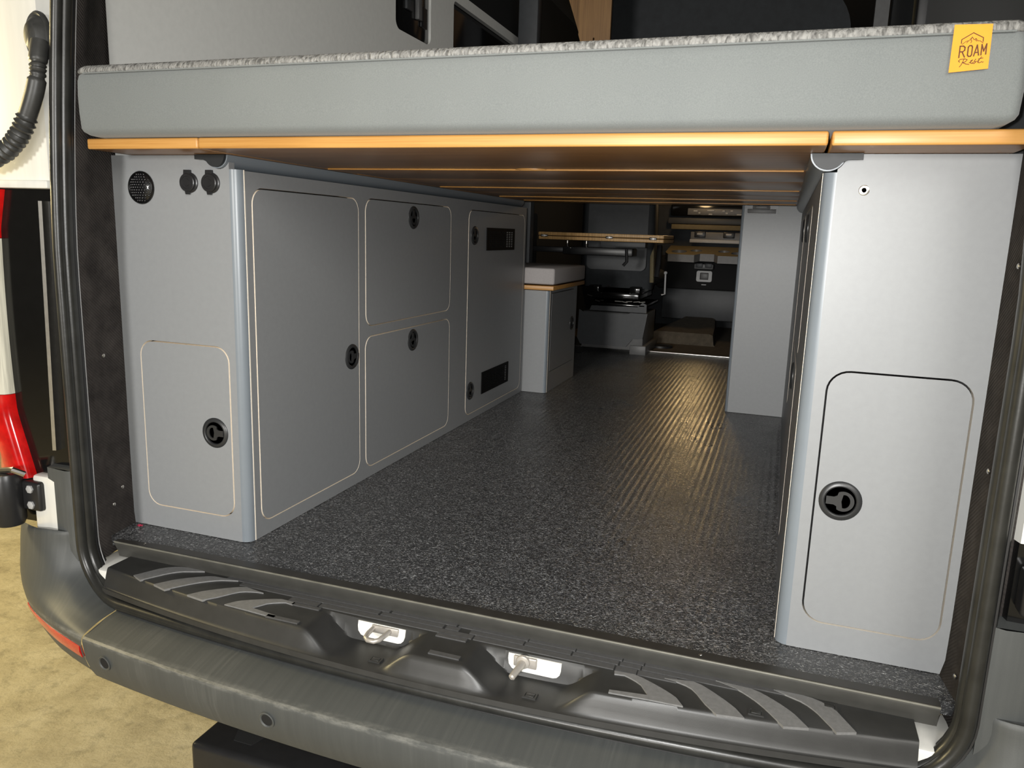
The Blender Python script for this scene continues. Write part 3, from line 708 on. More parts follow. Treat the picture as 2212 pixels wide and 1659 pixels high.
# corner profile
def corner(parent, sx, cx, top):
    b = B(); r = 0.018; rings = []
    for z in (0.0015, top):
        rings.append([(cx - sx * r + sx * r * math.sin(a), YF + r - r * math.cos(a), z) for a in [PI / 2 * k / 8 for k in range(9)]] + [(cx - sx * r, YF + r, z)])
    b.loops(rings, 0, True, True, True); b.build('corner_profile', 'lam_trim', parent)
    b = B(); b.box(*sorted((cx - sx * 0.010, cx + sx * 0.0006)), YF + 0.0182, YF + 0.0208, 0.0015, top); b.build('panel_edge', 'core', parent)
corner(cabL, 1, XL, 0.742)
# round air outlet
ao = B()
mpo = shift(mapF, -0.7087, 0.706)
ao.lathe([(0.0312, 0.0), (0.0318, 0.0025), (0.0306, 0.0042), (0.0288, 0.0036), (0.0280, 0.001)], mpo, 40)
aop = ao.build('air_outlet', 'black_gloss', cabL, label='round gloss black air outlet with a domed mesh')
ao = B()
ao.lathe([(0.0284, 0.001), (0.024, 0.0045), (0.017, 0.0072), (0.008, 0.0090), (0.0, 0.0095)], mpo, 32)
for i in range(-6, 7):
    for j in range(-6, 7):
        u = (i + 0.5 * (j % 2)) * 0.0058; v = j * 0.0050; rr_ = math.hypot(u, v)
        if rr_ < 0.0265:
            hgt = 0.0095 - 0.0085 * (rr_ / 0.0284) ** 2.1
            p = mpo(u, v, -hgt - 0.0010); ao.sphere(p, 0.0023, (1, 0.8, 1), 10, 7)
ao.build('outlet_mesh', 'black_satin', aop)
# two 12 V sockets with rubber caps
for cu, hv in ((-0.5912, 0), (-0.5405, 1)):
    s = B(); mps = shift(mapF, cu, 0.7165)
    s.lathe([(0.0192, 0.0), (0.0192, 0.0025), (0.0175, 0.004), (0.0150, 0.004)], mps, 30)
    sk = s.build('power_socket', 'black', cabL, label='round 12-volt socket with a rubber cap')
    s = B(); mpc = shift(mapF, cu - 0.0022, 0.7165)
    s.lathe([(0.0172, 0.0035), (0.0172, 0.0065), (0.0158, 0.0078), (0.0118, 0.0078), (0.0112, 0.0068), (0.0072, 0.0068), (0.0066, 0.0078), (0.0, 0.0078)], mpc, 30)
    s.plate([(-0.0075, 0.014), (0.0075, 0.014), (0.0068, 0.0235), (-0.0068, 0.0235)], [], lambda u, v, d_: mpc(u, v, d_ - 0.0065), 0.006, 0, 0)
    s.plate([(-0.0055, -0.0155), (0.0055, -0.0155), (0.004, -0.022), (-0.004, -0.022)], [], lambda u, v, d_: mpc(u, v, d_ - 0.0065), 0.004, 0, 0)
    cp = s.build('cap', 'black', sk)

# ================================================================== right cabinet
cabR = thing('storage_cabinet', 'tall grey laminate storage cabinet on the right with one rear hatch', 'cabinet', (0.67, 0.9, 0))
b = B(); b.box(XR + 0.017, 0.815, 0.017, 1.744, 0.002, 0.735); b.build('carcass', 'void', cabR)
hR = (0.5765, 0.7690, 0.052, 0.4535, 0.030)
b = B(); b.plate([(XR + 0.018, 0.001), (0.80, 0.001), (0.80, ZB - 0.0007), (0.5684, ZB - 0.0007)] + [(0.543 + 0.0253 * math.cos(math.radians(a)), ZB - 0.0006 + 0.0253 * math.sin(math.radians(a))) for a in range(-10, -55, -11)] + [(XR + 0.018, 0.7458)], [hole(*hR)], mapF, 0.016, mi_outer=0); b.build('rear_panel', ['lam', 'core'], cabR)
d = door(cabR, mapF, *hR, name='hatch', side='black', lat=[(0.6120, 0.2545, PI)])
dR = [(0.40, 0.92, 0.42, 0.712, 0.03), (0.40, 0.92, 0.03, 0.39, 0.03), (1.00, 1.68, 0.20, 0.712, 0.03)]
b = B(); b.plate(rect(0.020, 1.744, 0.001, 0.7405), [hole(*q) for q in dR], mapR, 0.016); b.build('aisle_panel', ['lam', 'core'], cabR)
for i, q in enumerate(dR):
    d = door(cabR, mapR, *q, lat=[((0.62, 0.62, 1.06)[i], (0.672, 0.342, 0.672)[i], PI / 2)])
corner(cabR, -1, XR, 0.742)
s = B(); mps = shift(mapF, 0.5950, 0.7174)
s.lathe([(0.0075, 0.0), (0.0072, 0.0012), (0.0045, 0.0022), (0.0032, 0.0018), (0.003, -0.001), (0, -0.001)], mps, 20); s.build('screw', 'steel', cabR, label='small steel screw with a washer')

# ================================================================== bed: rails, boards, mattress
for sg, cx, lab in ((-1, -0.522, 'grey half-round bed support rail on top of the left cabinet'), (1, 0.543, 'grey half-round bed support rail on top of the right cabinet')):
    rl = thing('bed_rail', lab, 'rail', (cx, 0.9, 0.74), 'bed support rails')
    R = 0.0245; n = 16
    ou = [(cx - sg * R * math.cos(PI * k / n) * 1.0, ZB - 0.0006 - R * math.sin(PI * k / n)) for k in range(n + 1)]
    fl = sg * 0.0
    prof = ou
    c = B(); c.loops([[(x, y, z) for x, z in prof] + [(cx + sg * 0.0, y, ZB - 0.0006)] for y in (-0.006, 1.744)], 0, True, True, True)
    c.build('channel', 'lam_trim', rl)
    xo = cx + sg * (R + 0.021)
    cap = [(cx - sg * (R - 0.0022) * math.cos(PI * k / n), ZB - 0.0008 - (R - 0.0022) * math.sin(PI * k / n)) for k in range(n - 2)]
    cap += [(cx + sg * (R + 0.002), ZB - 0.0098), (xo, ZB - 0.0092), (xo, ZB - 0.0008)]
    c = B(); c.plate(cap if sg > 0 else cap[::-1], [], lambda u, v, d_: (u, -0.0125 + d_, v), 0.0065, 0, 0); c.build('end_cap', 'capgrey', rl)

ZT = 0.787
def board(name, label, x0, x1, splits, under, group='bed boards', yend=1.855):
    t = thing(name, label, 'bed board', ((x0 + x1) / 2, 0.9, ZB), group)
    ys = [-0.1] + splits + [yend]
    for k, (a, bq) in enumerate(zip(ys[:-1], ys[1:])):
        c = B(); c.box(x0, x1, a + (0.0022 if k else 0), bq - 0.0022, ZB, ZT, 0.0034, 3)
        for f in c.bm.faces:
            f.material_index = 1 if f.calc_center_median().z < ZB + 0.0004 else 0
        c.build('plank', ['bamboo', 'bamboo_shaded'], t)
    return t
board('bed_board', 'narrow bamboo bed board over the left cabinet', -0.7335, -0.484, [0.45, 1.0, 1.45], True)
bc = board('bed_board', 'wide bamboo bed board spanning the aisle between both cabinets', -0.4825, 0.5372, [0.292, 0.585, 0.885, 1.13, 1.385, 1.655], True)
board('bed_board', 'short bamboo bed board over the right cabinet', 0.5415, 0.7760, [0.45, 1.0, 1.45], True, yend=1.742)
for yj in (0.292, 0.885, 1.385, 1.655):
    c = B(); c.box(-0.47, 0.515, yj - 0.003, yj + 0.003, ZB - 0.0024, ZB + 0.001, 0.0006); c.build('joint_strip', 'bamboo', bc)
c = B(); c.lathe([(0.022, -0.0004), (0.022, 0.0014), (0.016, 0.0014), (0.015, -0.0004)], lambda u, v, d_: (0.0 + u * 1.5, 0.292 + v, ZB + d_), 28); c.build('finger_hole_ring', 'bamboo', bc)

mt = thing('mattress', 'thick grey fabric mattress with a pale quilted top on the bed boards', 'mattress', (0.01, 0.9, ZT))
def rbox_rings(x0, x1, y0, y1, zs, r, n=6, taper=None):
    rings = []
    for i, (z, ins) in enumerate(zs):
        rings.append([(u, v, z) for u, v in rrect(x0 + ins, x1 - ins, y0 + ins, y1 - ins, max(0.006, r - ins * 0.5), n)])
    return rings
c = B()
zs = [(ZT + 0.001, 0.022), (ZT + 0.0035, 0.011), (ZT + 0.0085, 0.003), (ZT + 0.014, 0.0), (ZT + 0.04, -0.0015), (ZT + 0.07, -0.002), (ZT + 0.095, -0.001), (ZT + 0.104, 0.001), (ZT + 0.107, 0.004)]
c.loops(rbox_rings(-0.722, 0.7480, -0.128, 1.74, zs, 0.016), 0, True, True, True)
c.build('side_panel', 'fabric', mt, smooth=60)
c = B()
zs = [(ZT + 0.1065, 0.006), (ZT + 0.107, 0.001), (ZT + 0.110, -0.0005), (ZT + 0.116, 0.002), (ZT + 0.121, 0.009), (ZT + 0.1235, 0.020)]
c.loops(rbox_rings(-0.722, 0.7480, -0.128, 1.74, zs, 0.016), 0, True, True, True)
c.build('quilted_top', 'plush', mt, smooth=60)
c = B(); c.tube([(x, -0.1290, ZT + 0.1065) for x in (-0.70, -0.3, 0.1, 0.5, 0.73)], 0.0012, 6); c.build('seam_piping', 'fabric', mt)

# woven orange tag with its print
tg = B()
TC = [(0.6634, 0.9028), (0.7038, 0.9018), (0.7042, 0.8511), (0.6628, 0.8478)]
def tagp(a, b_, d=0.0):
    """a across 0..1, b_ down 0..1"""
    top = Vector((TC[0][0], 0, TC[0][1])).lerp(Vector((TC[1][0], 0, TC[1][1])), a)
    bot = Vector((TC[3][0], 0, TC[3][1])).lerp(Vector((TC[2][0], 0, TC[2][1])), a)
    p = top.lerp(bot, b_); p.y = -0.1318 - 0.0035 * b_ - d
    return p
tg.grid([[tagp(i / 4, j / 6) for i in range(5)] for j in range(7)])
tg.grid([[tagp(i / 4, j / 6, -0.0008) for i in range(5)] for j in range(7)])
for e in ([(i / 4, 0) for i in range(5)], [(i / 4, 1) for i in range(5)], [(0, j / 6) for j in range(7)], [(1, j / 6) for j in range(7)]):
    tg.grid([[tagp(*q) for q in e], [tagp(*q, -0.0008) for q in e]])
tgo = tg.build('brand_tag', 'tag', mt, label='orange woven tag with a mountain mark and the words ROAM Rest')
def strokes(name, lines, wd, parent):
    c = B()
    for ln in lines:
        for (p, q) in zip(ln[:-1], ln[1:]):
            P = Vector((p[0], p[1])); Q = Vector((q[0], q[1]))
            # tag units: a across (0.041 m), b down (0.052 m)
            dv = Vector(((Q.x - P.x) * 0.041, (Q.y - P.y) * 0.052)); L = dv.length
            if L < 1e-7: continue
            nn = Vector((-dv.y, dv.x)) / L * wd / 2; e = dv / L * wd * 0.35
            k = lambda pt, sn, se: tagp(pt.x + (nn.x * sn + e.x * se) / 0.041, pt.y + (nn.y * sn + e.y * se) / 0.052, 0.00035)
            vs = [c.bm.verts.new(k(P, 1, -1)), c.bm.verts.new(k(P, -1, -1)), c.bm.verts.new(k(Q, -1, 1)), c.bm.verts.new(k(Q, 1, 1))]
            c.face(vs)
    return c.build(name, 'ink', parent, weld=False)
strokes('roof_mark', [[(.235, .40), (.235, .32), (.52, .185), (.79, .30), (.79, .385)]], 0.0010, tgo)
strokes('mountain_mark', [[(.25, .425), (.36, .36), (.42, .355), (.50, .275), (.56, .34), (.60, .31), (.66, .365), (.72, .37), (.80, .42)], [(.50, .275), (.47, .34), (.50, .36), (.48, .40)], [(.60, .31), (.60, .35), (.63, .37)], [(.40, .365), (.37, .40)]], 0.0006, tgo)
R_ = [[(.215, .70), (.215, .46), (.30, .46), (.345, .49), (.345, .55), (.30, .58), (.215, .58)], [(.28, .58), (.36, .70)]]
O_ = [[(.43, .49), (.46, .46), (.51, .46), (.535, .49), (.535, .66), (.51, .69), (.46, .69), (.43, .66), (.43, .49)]]
A_l = [[(.59, .69), (.655, .455), (.715, .68)], [(.61, .62), (.70, .615)]]
M_l = [[(.775, .68), (.775, .45), (.835, .60), (.895, .44), (.895, .67)]]
strokes('lettering_roam', R_ + O_ + A_l + M_l, 0.0014, tgo)
strokes('lettering_rest', [[(.25, .80), (.22, .77), (.26, .74), (.38, .735), (.44, .76), (.40, .80), (.33, .815), (.42, .85), (.50, .865)], [(.36, .74), (.30, .86), (.26, .90)],
                           [(.50, .83), (.56, .80), (.58, .775), (.54, .785), (.53, .83), (.56, .85), (.62, .82)], [(.66, .76), (.63, .80), (.66, .83), (.63, .855), (.59, .85)],
                           [(.66, .82), (.72, .81), (.80, .72)], [(.76, .76), (.72, .84), (.76, .85), (.82, .83)], [(.72, .765), (.84, .75)], [(.83, .845), (.86, .84)]], 0.0008, tgo)

# small pink scrap on the mat
c = B(); c.grid([[(-0.755 + 0.0035 * i, -0.013 - 0.004 * j, 0.002 + 0.003 * ((i + j) % 2)) for i in range(4)] for j in range(3)])
o = c.build('paper_scrap', 'pink'); tag(o, 'tiny pink scrap on the mat in front of the left cabinet', 'scrap')

# ================================================================== further in: galley end, bench, table
gal = thing('galley_cabinet', 'grey galley cabinet end panel standing out into the aisle behind the right cabinet', 'cabinet', (0.57, 2.3, 0))
YP = 1.746
c = B(); c.box(0.338, 0.812, YP + 0.012, 2.95, 0.002, 0.766); c.build('carcass', 'lam', gal)
c = B(); c.plate(rect(0.3425, 0.80, 0.001, 0.7665), [], lambda u, v, d_: (u, YP + d_, v), 0.012); c.build('end_panel', ['lam', 'core'], gal)
c = B(); c.loops([[(0.3415 - 0.009 * math.sin(PI / 2 * k / 5), YP + 0.009 - 0.009 * math.cos(PI / 2 * k / 5), z) for k in range(6)] + [(0.3415, YP + 0.02, z), (0.3325, YP + 0.03, z)][::-1] for z in (0.0015, 0.7665)], 0, True, True, True); c.build('corner_profile', 'lam_trim', gal)
c = B(); c.box(0.346, 0.458, YP - 0.0025, YP + 0.002, 0.735, 0.7665); lt = c.build('latch_recess', 'black', gal)
c = B(); c.box(0.353, 0.451, YP - 0.0045, YP, 0.7395, 0.7545, 0.001); c.box(0.370, 0.430, YP - 0.0095, YP - 0.002, 0.7545, 0.7660, 0.002)
for x in (0.378, 0.422): c.sphere((x, YP - 0.0105, 0.761), 0.004, (1, 0.6, 0.7), 8, 6)
c.build('chrome_latch', 'midgrey', lt)

bench = thing('bench_box', 'small grey bench box with a bamboo lid beyond the left cabinet', 'bench', (-0.6, 2.0, 0))
XB = -0.380
c = B(); c.box(-0.81, XB - 0.016, 1.765, 2.19, 0.002, 0.418); c.build('carcass', 'lam', bench)
c = B(); c.plate(rect(-0.81, XB - 0.012, 0.001, 0.418), [], lambda u, v, d_: (u, 1.747 + d_, v), 0.016); c.build('end_panel', ['lam', 'core'], bench)
c = B(); c.loops([[(XB - 0.012 + 0.012 * math.sin(PI / 2 * k / 5), 1.747 + 0.012 - 0.012 * math.cos(PI / 2 * k / 5), z) for k in range(6)] + [(XB - 0.012, 1.77, z)] for z in (0.0015, 0.418)], 0, True, True, True); c.build('corner_profile', 'lam_trim', bench)
c = B(); c.box(XB - 0.010, XB + 0.0006, 1.760, 1.7625, 0.0015, 0.418); c.build('panel_edge', 'core', bench)
def mapB(u, v, d_): return (XB - d_, u, v)
c = B(); c.plate(rect(1.764, 2.19, 0.001, 0.418), [hole(1.79, 2.155, 0.085, 0.405, 0.004)], mapB, 0.014, 0, 1); c.build('aisle_panel', ['lam', 'lam'], bench)
d = door(bench, mapB, 1.79, 2.155, 0.085, 0.405, 0.004, side='lam', lat=[(2.115, 0.255, PI / 2)])
c = B(); c.box(-0.81, -0.3605, 1.736, 2.245, 0.4215, 0.4385, 0.002); c.build('bamboo_lid', ['bamboo'], bench)
c = B(); c.box(-0.805, -0.3590, 1.738, 2.242, 0.4435, 0.5085, 0.008, 3)
cu = c.build('seat_cushion', 'cushion'); tag(cu, 'lilac grey block cushion on the bench lid', 'cushion')

tb = thing('folding_table', 'folded two-leaf bamboo table with steel hinges behind the bench', 'table', (-0.38, 2.8, 0.62))
for nm, z0, z1, xa, xb in (('lower_leaf', 0.6165, 0.6335, -0.700, -0.066), ('upper_leaf', 0.6365, 0.6535, -0.702, -0.066)):
    c = B(); c.box(xa, xb, 2.60, 2.95, z0, z1, 0.003, 2); c.build(nm, 'bamboo_end', tb)
for x in (-0.670, -0.334, -0.118):
    c = B(); c.box(x - 0.018, x + 0.018, 2.5968, 2.602, 0.6290, 0.6410, 0.001); h_ = c.build('hinge', 'black', tb)
    c = B(); c.box(x - 0.006, x + 0.006, 2.5935, 2.598, 0.6305, 0.6395, 0.001); c.box(x - 0.014, x + 0.014, 2.5945, 2.597, 0.6330, 0.6370, 0.0008); c.build('hinge_knuckle', 'fin', h_)
for x in (-0.563, -0.463):
    c = B(); c.tube([(x, 2.66, 0.614), (x, 2.66, 0.600), (x, 2.66, 0.598), (x, 2.66, 0.585)], [0.006, 0.006, 0.010, 0.006], 12); c.build('thumb_screw', 'steel', tb)
c = B(); c.box(-0.80, -0.579, 2.665, 2.725, 0.552, 0.580, 0.004); c.build('wall_arm', 'black', tb)
c = B(); c.box(-0.385, -0.16, 2.64, 2.70, 0.590, 0.6155, 0.002); c.build('slide_bar', 'darkgrey', tb)
c = B(); c.box(-0.58, -0.22, 2.63, 2.75, 0.545, 0.584, 0.006); c.tube([(-0.25, 2.625, 0.58), (-0.245, 2.625, 0.52), (-0.262, 2.625, 0.50)], 0.008, 8); c.build('swing_bracket', 'black', tb)
for p_ in ((-0.253, 2.626, 0.568), (-0.537, 2.626, 0.577)):
    c = B(); c.sphere(p_, 0.0045, n=8, m=6); c.build('bracket_bolt', 'steel', tb)

# ================================================================== cab
c = B(); c.box(-0.75, -0.655, 2.32, 2.38, 0.0, 1.9, 0.01); o = c.build('trim_4', 'darkgrey'); o['kind'] = 'structure'; o['label'] = 'dark grey door post behind the bench'
c = B(); c.box(-0.84, -0.80, 2.4, 2.9, 0.0, 0.75, 0.01); o = c.build('trim_5', 'darkgrey'); o['kind'] = 'structure'
c = B(); c.box(-0.80, 0.80, 3.16, 3.185, 0.0, 0.006, 0.002); o = c.build('trim_6', 'steel'); o['kind'] = 'structure'; o['label'] = 'thin metal strip across the floor before the cab'
c = B(); c.box(-0.86, 0.86, 3.185, 4.75, -0.05, -0.004); o = c.build('floor_cab', 'brown'); o['kind'] = 'structure'; o['label'] = 'brown carpeted cab floor'
def seat(name, label, x0, x1, y0):
    t = thing(name, label, 'seat', ((x0 + x1) / 2, y0 + 0.3, 0), 'cab seats')
    cx = (x0 + x1) / 2; wd = (x1 - x0) / 2
    c = B(); rings = []
    for z, wv, yy, dp in ((0.36, .98, 0.06, 0.10), (0.45, 1.0, 0.03, 0.13), (0.62, 1.02, 0.0, 0.15), (0.80, 1.0, 0.0, 0.14), (0.95, .93, 0.02, 0.12), (1.03, .8, 0.03, 0.10), (1.06, .6, 0.05, 0.06)):
        rings.append([(cx + u * wv, y0 + yy + v, z) for u, v in rrect(-wd, wd, 0, dp, 0.028, 4)])
    c.loops(rings, 0, True, True, True); c.build('backrest', 'dark', t, smooth=60)
    c = B(); c.box(x0 - 0.005, x1 + 0.005, y0 + 0.05, y0 + 0.55, 0.375, 0.455, 0.03, 3); c.build('seat_cushion', 'dark', t)
    c = B(); c.prism(rrect(x0 + 0.03, x1 - 0.03, 0.46, 0.98, 0.03), y0 - 0.004, y0 + 0.002, lambda u, v, d_: (u, d_, v)); c.build('back_shell', 'darkgrey', t)
    c = B(); c.box(cx - 0.12, cx + 0.12, y0 + 0.02, y0 + 0.12, 1.09, 1.28, 0.03, 3); c.build('headrest', 'dark', t)
    for dx in (-0.05, 0.05):
        q = B(); q.tube([(cx + dx, y0 + 0.07, 1.0), (cx + dx, y0 + 0.07, 1.12)], 0.006, 8); q.build('headrest_post', 'steel', t)
    # swivel mechanism, rails, pedestal
    c = B(); c.box(x0 + 0.06, x1 - 0.06, y0 + 0.02, y0 + 0.45, 0.30, 0.335, 0.006); c.box(x0 + 0.03, x1 - 0.02, y0 + 0.0, y0 + 0.46, 0.262, 0.276, 0.004)
    c.box(x0 + 0.05, x0 + 0.11, y0 - 0.01, y0 + 0.4, 0.335, 0.372, 0.006); c.box(x1 - 0.11, x1 - 0.05, y0 - 0.01, y0 + 0.4, 0.335, 0.372, 0.006)
    sw = c.build('swivel_base', 'black_gloss', t)
    c = B()
    for k in range(9):
        px = x0 + 0.05 + (x1 - x0 - 0.1) * k / 8 + random.uniform(-.01, .01); pz = random.choice((0.29, 0.318, 0.35, 0.37))
        c.tube([(px, y0 - 0.012, pz), (px + random.uniform(0.015, 0.05), y0 - 0.016, pz + random.uniform(-.008, .012))], 0.0035, 6)
    c.build('mechanism_rods', 'steel', sw)
    lp = [(x0 + 0.005, 0.235), (x0 + 0.03, 0.222), (cx + wd * .42, 0.222), (cx + wd * .52, 0.230), (x1, 0.230), (x1 - 0.02, 0.09), (x1 - 0.075, 0.085), (x1 - 0.11, 0.040), (x0 + 0.02, 0.040), (x0, 0.075)]
    c = B(); c.plate(lp, [], lambda u, v, d_: (u, y0 - 0.02 + d_, v), 0.012, 0, 0); c.build('pedestal_cover', 'darkgrey', t)
    lp = [(x0 + 0.06, 0.232), (x0 + 0.07, 0.258), (x1 - 0.06, 0.262), (x1 - 0.035, 0.288), (x1 - 0.012, 0.278), (x1 - 0.01, 0.232)]
    c = B(); c.plate(lp, [], lambda u, v, d_: (u, y0 + 0.0 + d_, v), 0.012, 0, 0); c.build('upper_cover', 'darkgrey', t)
    c = B(); c.box(x0 + 0.02, x1 - 0.02, y0, y0 + 0.38, 0.02, 0.225, 0.006); c.box(x1 - 0.09, x1 + 0.0, y0 - 0.01, y0 + 0.40, -0.004, 0.05, 0.004); c.build('pedestal', 'midgrey', t)
    c = B(); c.tube([(x1 + 0.03, y0 + 0.05, 0.60), (x1 + 0.035, y0 + 0.02, 0.50), (x1 + 0.03, y0 + 0.0, 0.43)], 0.014, 8); c.build('belt_buckle', 'black', t)
    c = B(); c.tube([(x1 - 0.01, y0 + 0.04, 0.62), (x1 + 0.0, y0 + 0.02, 0.50), (x1 + 0.004, y0 + 0.02, 0.40)], 0.012, 8); c.build('belt_strap', 'olive', t)
    c = B(); c.tube([(x1 + 0.075, y0 + 0.03, 0.45), (x1 + 0.078, y0 + 0.03, 0.34), (x1 + 0.060, y0 + 0.03, 0.335)], 0.005, 8); c.sphere((x1 + 0.075, y0 + 0.03, 0.455), 0.01, n=8, m=6); c.build('adjust_lever', 'lightgrey', t)
    return t
seat('swivel_seat', 'black cab seat on a swivel pedestal behind the folding table', -0.575, -0.185, 3.02)
seat('swivel_seat', 'black cab seat half hidden behind the grey galley end panel', 0.262, 0.70, 3.12)

dash = thing('dashboard', 'dark dashboard centre with radio panel, cup holder tray and switches', 'dashboard', (0.0, 4.2, 0.3))
c = B(); c.box(-0.84, 0.84, 4.05, 4.7, 0.36, 0.95, 0.03, 3); c.build('dash_body', 'dark', dash)
c = B(); c.box(-0.22, 0.36, 3.93, 4.06, 0.70, 0.732, 0.006); c.build('upper_shelf', 'olive', dash)
c = B(); c.box(-0.25, 0.34, 3.98, 4.06, 0.735, 0.775, 0.006); c.build('upper_fascia', 'darkgrey', dash)
c = B(); c.box(-0.235, 0.36, 3.965, 4.05, 0.785, 0.862, 0.012, 3); up = c.build('radio_unit', 'black_gloss', dash)
c = B(); c.box(-0.125, 0.33, 3.958, 3.97, 0.792, 0.835, 0.004); c.build('radio_face', 'midgrey', up)
for x, z, s_ in ((-0.075, .818, .012), (-0.05, .806, .006), (0.02, .822, .022), (0.02, .798, .012), (0.10, .82, .008), (0.12, .807, .007), (0.15, .822, .008), (0.20, .80, .018)):
    q = B(); q.box(x - s_, x + s_, 3.9535, 3.959, z - 0.004, z + 0.004, 0.001); q.build('button', 'lightgrey', up)
c = B(); c.box(-0.095, 0.36, 3.95, 4.05, 0.618, 0.688, 0.006); lo_ = c.build('climate_unit', 'midgrey', dash)
c = B(); c.box(-0.098, 0.36, 3.946, 3.96, 0.618, 0.640, 0.003); c.build('button_strip', 'lightgrey', lo_)
for x in (-0.035, 0.145):
    q = B(); q.box(x - 0.035, x + 0.035, 3.940, 3.955, 0.652, 0.690, 0.004); vv = q.build('vent_block', 'black', lo_)
    q = B(); q.box(x - 0.018, x + 0.018, 3.932, 3.942, 0.668, 0.680, 0.002); q.build('vent_tab', 'lightgrey', vv)
for k in range(6):
    x = -0.01 + 0.024 * k; q = B(); q.prism([(x - .006, .622), (x + .006, .622), (x, .634)], 3.943, 3.947, lambda u, v, d_: (u, d_, v)); q.build('button_mark', 'lightgrey', lo_)
# cup holder tray
tray = [(-0.215, 3.72), (-0.19, 3.66), (-0.03, 3.655), (0.0, 3.70), (0.085, 3.70), (0.11, 3.655), (0.36, 3.655), (0.36, 3.95), (-0.215, 3.95)]
hol = [circ(-0.135, 3.755, 0.048), circ(-0.035, 3.80, 0.036), circ(0.135, 3.80, 0.036), circ(0.225, 3.755, 0.046)]
c = B(); c.plate(tray, hol, lambda u, v, d_: (u, v, 0.545 + 0.17 * (v - 3.655) - d_), 0.045, 0, 1); tr = c.build('cup_tray', ['olive', 'midgrey'], dash)
for i, h_ in enumerate(hol):
    c = B(); c.plate(h_, [], lambda u, v, d_: (u, v, 0.502 + 0.17 * (v - 3.655) - d_), 0.003); c.build('cup_base', ['black', 'black'], tr)
c = B(); c.box(-0.30, 0.40, 3.98, 4.2, 0.315, 0.53, 0.02); c.build('lower_console', 'void', dash)
c = B(); c.box(-0.052, 0.068, 3.90, 3.99, 0.452, 0.486, 0.006); sb = c.build('switch_block', 'midgrey', dash)
for x in (-0.02, 0.038):
    q = B(); q.box(x - 0.022, x + 0.022, 3.895, 3.95, 0.462, 0.490, 0.004); q.build('switch_key', 'darkgrey', sb)
c = B(); c.plate(rrect(-0.038, 0.060, 0.370, 0.440, 0.012), [rrect(-0.016, 0.038, 0.384, 0.428, 0.004)], lambda u, v, d_: (u, 3.95 + d_, v), 0.03, 0, 0); bz = c.build('switch_bezel', 'lightgrey', dash)
c = B(); c.box(-0.014, 0.036, 3.953, 3.98, 0.386, 0.426, 0.004); c.build('rocker', 'midgrey', bz)
c = B(); c.box(-0.005, 0.026, 3.968, 3.985, 0.347, 0.353, 0.001); c.build('status_mark', 'lightgrey', dash)
c = B(); c.box(-0.28, 0.40, 4.15, 4.3, 0.10, 0.314, 0.01); c.build('kick_panel', 'darkgrey', dash)
# raised hump of the cab carpet
c = B(); rings = []
for y, hh, x0, x1 in ((3.62, 0.005, -0.27, 0.14), (3.64, 0.06, -0.26, 0.13), (3.95, 0.085, -0.20, 0.115), (4.1, 0.11, -0.14, 0.10), (4.3, 0.12, -0.12, 0.09)):
    rings.append([(x0, y, -0.004), (x0 + 0.012, y, hh), (x0 + 0.03, y, hh + 0.008), (x1 - 0.03, y, hh + 0.008), (x1 - 0.01, y, hh), (x1, y, -0.004)])
c.loops(rings, 0, False, False, False); c.grid([[q for q in rings[0]], [(p[0], p[1] - 0.002, -0.004) for p in rings[0]]])
o = c.build('floor_hump', 'brown', smooth=50); o['kind'] = 'structure'; o['label'] = 'raised brown carpeted hump in the cab floor'
c = B(); c.lathe([(0.05, 0.0), (0.05, 0.012), (0.042, 0.016), (0.0, 0.016)], lambda u, v, d_: (-0.165 + u * 1.5, 3.42 + v * 1.2, -0.004 - d_), 24)
o = c.build('round_floor_cover', 'black'); tag(o, 'round black cover disc on the brown cab floor beside the seat pedestal', 'floor cover')

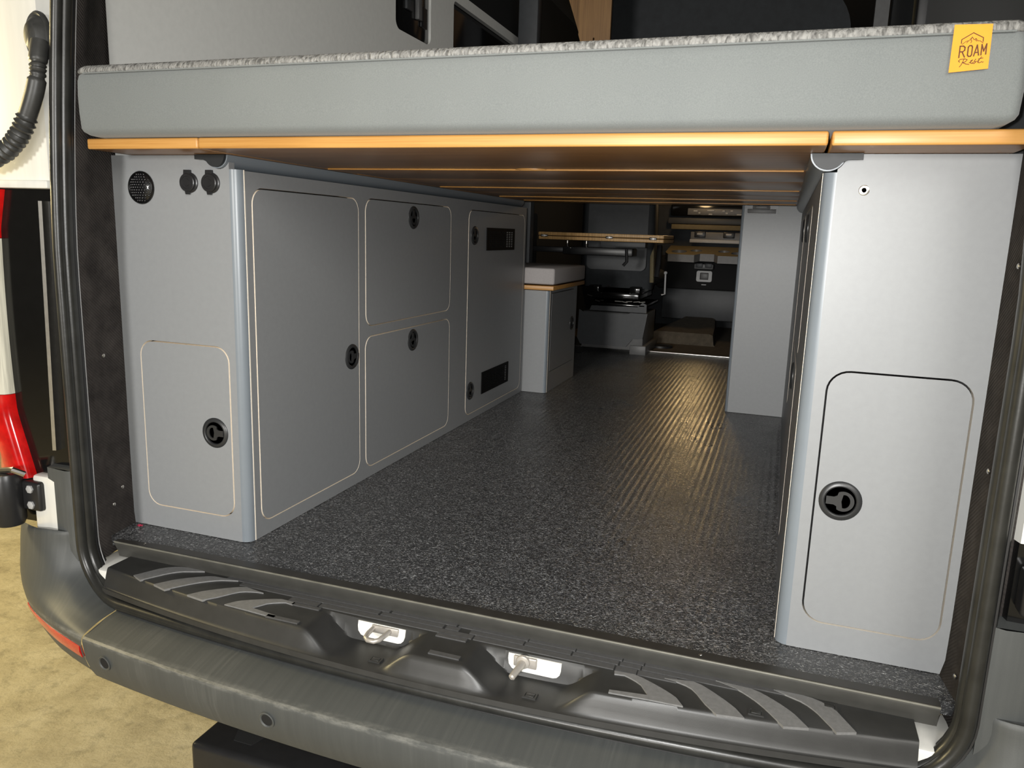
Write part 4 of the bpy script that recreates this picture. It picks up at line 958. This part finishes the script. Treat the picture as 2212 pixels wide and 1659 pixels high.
# ================================================================== above the mattress
pn = thing('control_panel', 'black control panel set into the grey left wall above the mattress', 'control panel', (-0.82, 1.4, 1.5))
c = B(); c.box(-0.840, -0.822, 1.265, 1.535, 1.313, 1.855, 0.004); pf = c.build('panel_face', 'black_gloss', pn)
c = B(); c.box(-0.822, -0.806, 1.42, 1.45, 1.375, 1.445, 0.003); c.build('rocker_switch', 'midgrey', pf)
c = B(); c.box(-0.822, -0.812, 1.34, 1.39, 1.39, 1.425, 0.002); c.build('display', 'darkgrey', pf)
c = B(); c.box(-0.822, -0.814, 1.40, 1.47, 1.50, 1.53, 0.002); c.build('socket_plate', 'midgrey', pf)
c = B(); c.box(-0.822, -0.816, 1.46, 1.51, 1.36, 1.43, 0.002); c.build('blank_key', 'black', pf)
c = B(); c.tube([(-0.808, 1.34, 1.42), (-0.800, 1.33, 1.43), (-0.805, 1.318, 1.46), (-0.815, 1.31, 1.50)], 0.004, 8); c.build('plug_lead', 'black', pf)

sh = thing('shelf_bracket', 'slotted bamboo shelf bracket hanging beyond the mattress', 'bracket', (-0.4, 2.5, 1.6))
lp = [(-0.485, 1.95), (-0.485, 1.535), (-0.475, 1.505), (-0.372, 1.40), (-0.338, 1.40), (-0.338, 1.95)]
c = B(); c.plate(lp, [rrect(-0.417, -0.409, 1.44, 1.52, 0.0035)], lambda u, v, d_: (u, 2.40 + d_, v), 0.018, 0, 0); c.build('bracket_board', 'bamboo_dark', sh)
c = B(); c.prism([(-0.66, 1.95), (-0.58, 1.95), (-0.37, 1.38), (-0.45, 1.38)], 2.55, 2.57, lambda u, v, d_: (u, d_, v)); c.build('brace', 'bamboo_dark', sh)
cu_ = thing('cab_curtain', 'dark rounded cab cover hanging beyond the mattress', 'curtain', (0.1, 3.0, 1.2))
c = B(); lp = [(-0.472, 1.10), (-0.48, 1.86)] + [(0.47 + 0.22 * math.sin(math.radians(a)), 1.62 + 0.24 * math.cos(math.radians(a))) for a in range(0, 91, 10)] + [(0.74, 1.45), (0.78, 1.10)]
c.plate(lp, [], lambda u, v, d_: (u, 2.98 + d_, v), 0.03, 0, 0); c.build('curtain_panel', 'dark', cu_)
c = B(); c.tube([(-0.49, 2.97, 1.865), (0.5, 2.97, 1.865)], 0.01, 8); c.build('curtain_rod', 'black', cu_)
c = B(); c.box(0.78, 0.84, 2.9, 2.95, 0.9, 1.89); o = c.build('trim_7', 'midgrey'); o['kind'] = 'structure'
c = B(); c.grid([[(0.80, 1.62, 1.90), (0.80, 1.66, 1.90)], [(0.80, 1.52, 1.0), (0.80, 1.56, 1.0)]]); c.grid([[(0.803, 1.62, 1.90), (0.803, 1.66, 1.90)], [(0.803, 1.52, 1.0), (0.803, 1.56, 1.0)]])
o = c.build('belt_webbing', 'olive'); tag(o, 'slanting seat belt webbing at the right wall above the mattress', 'seat belt')
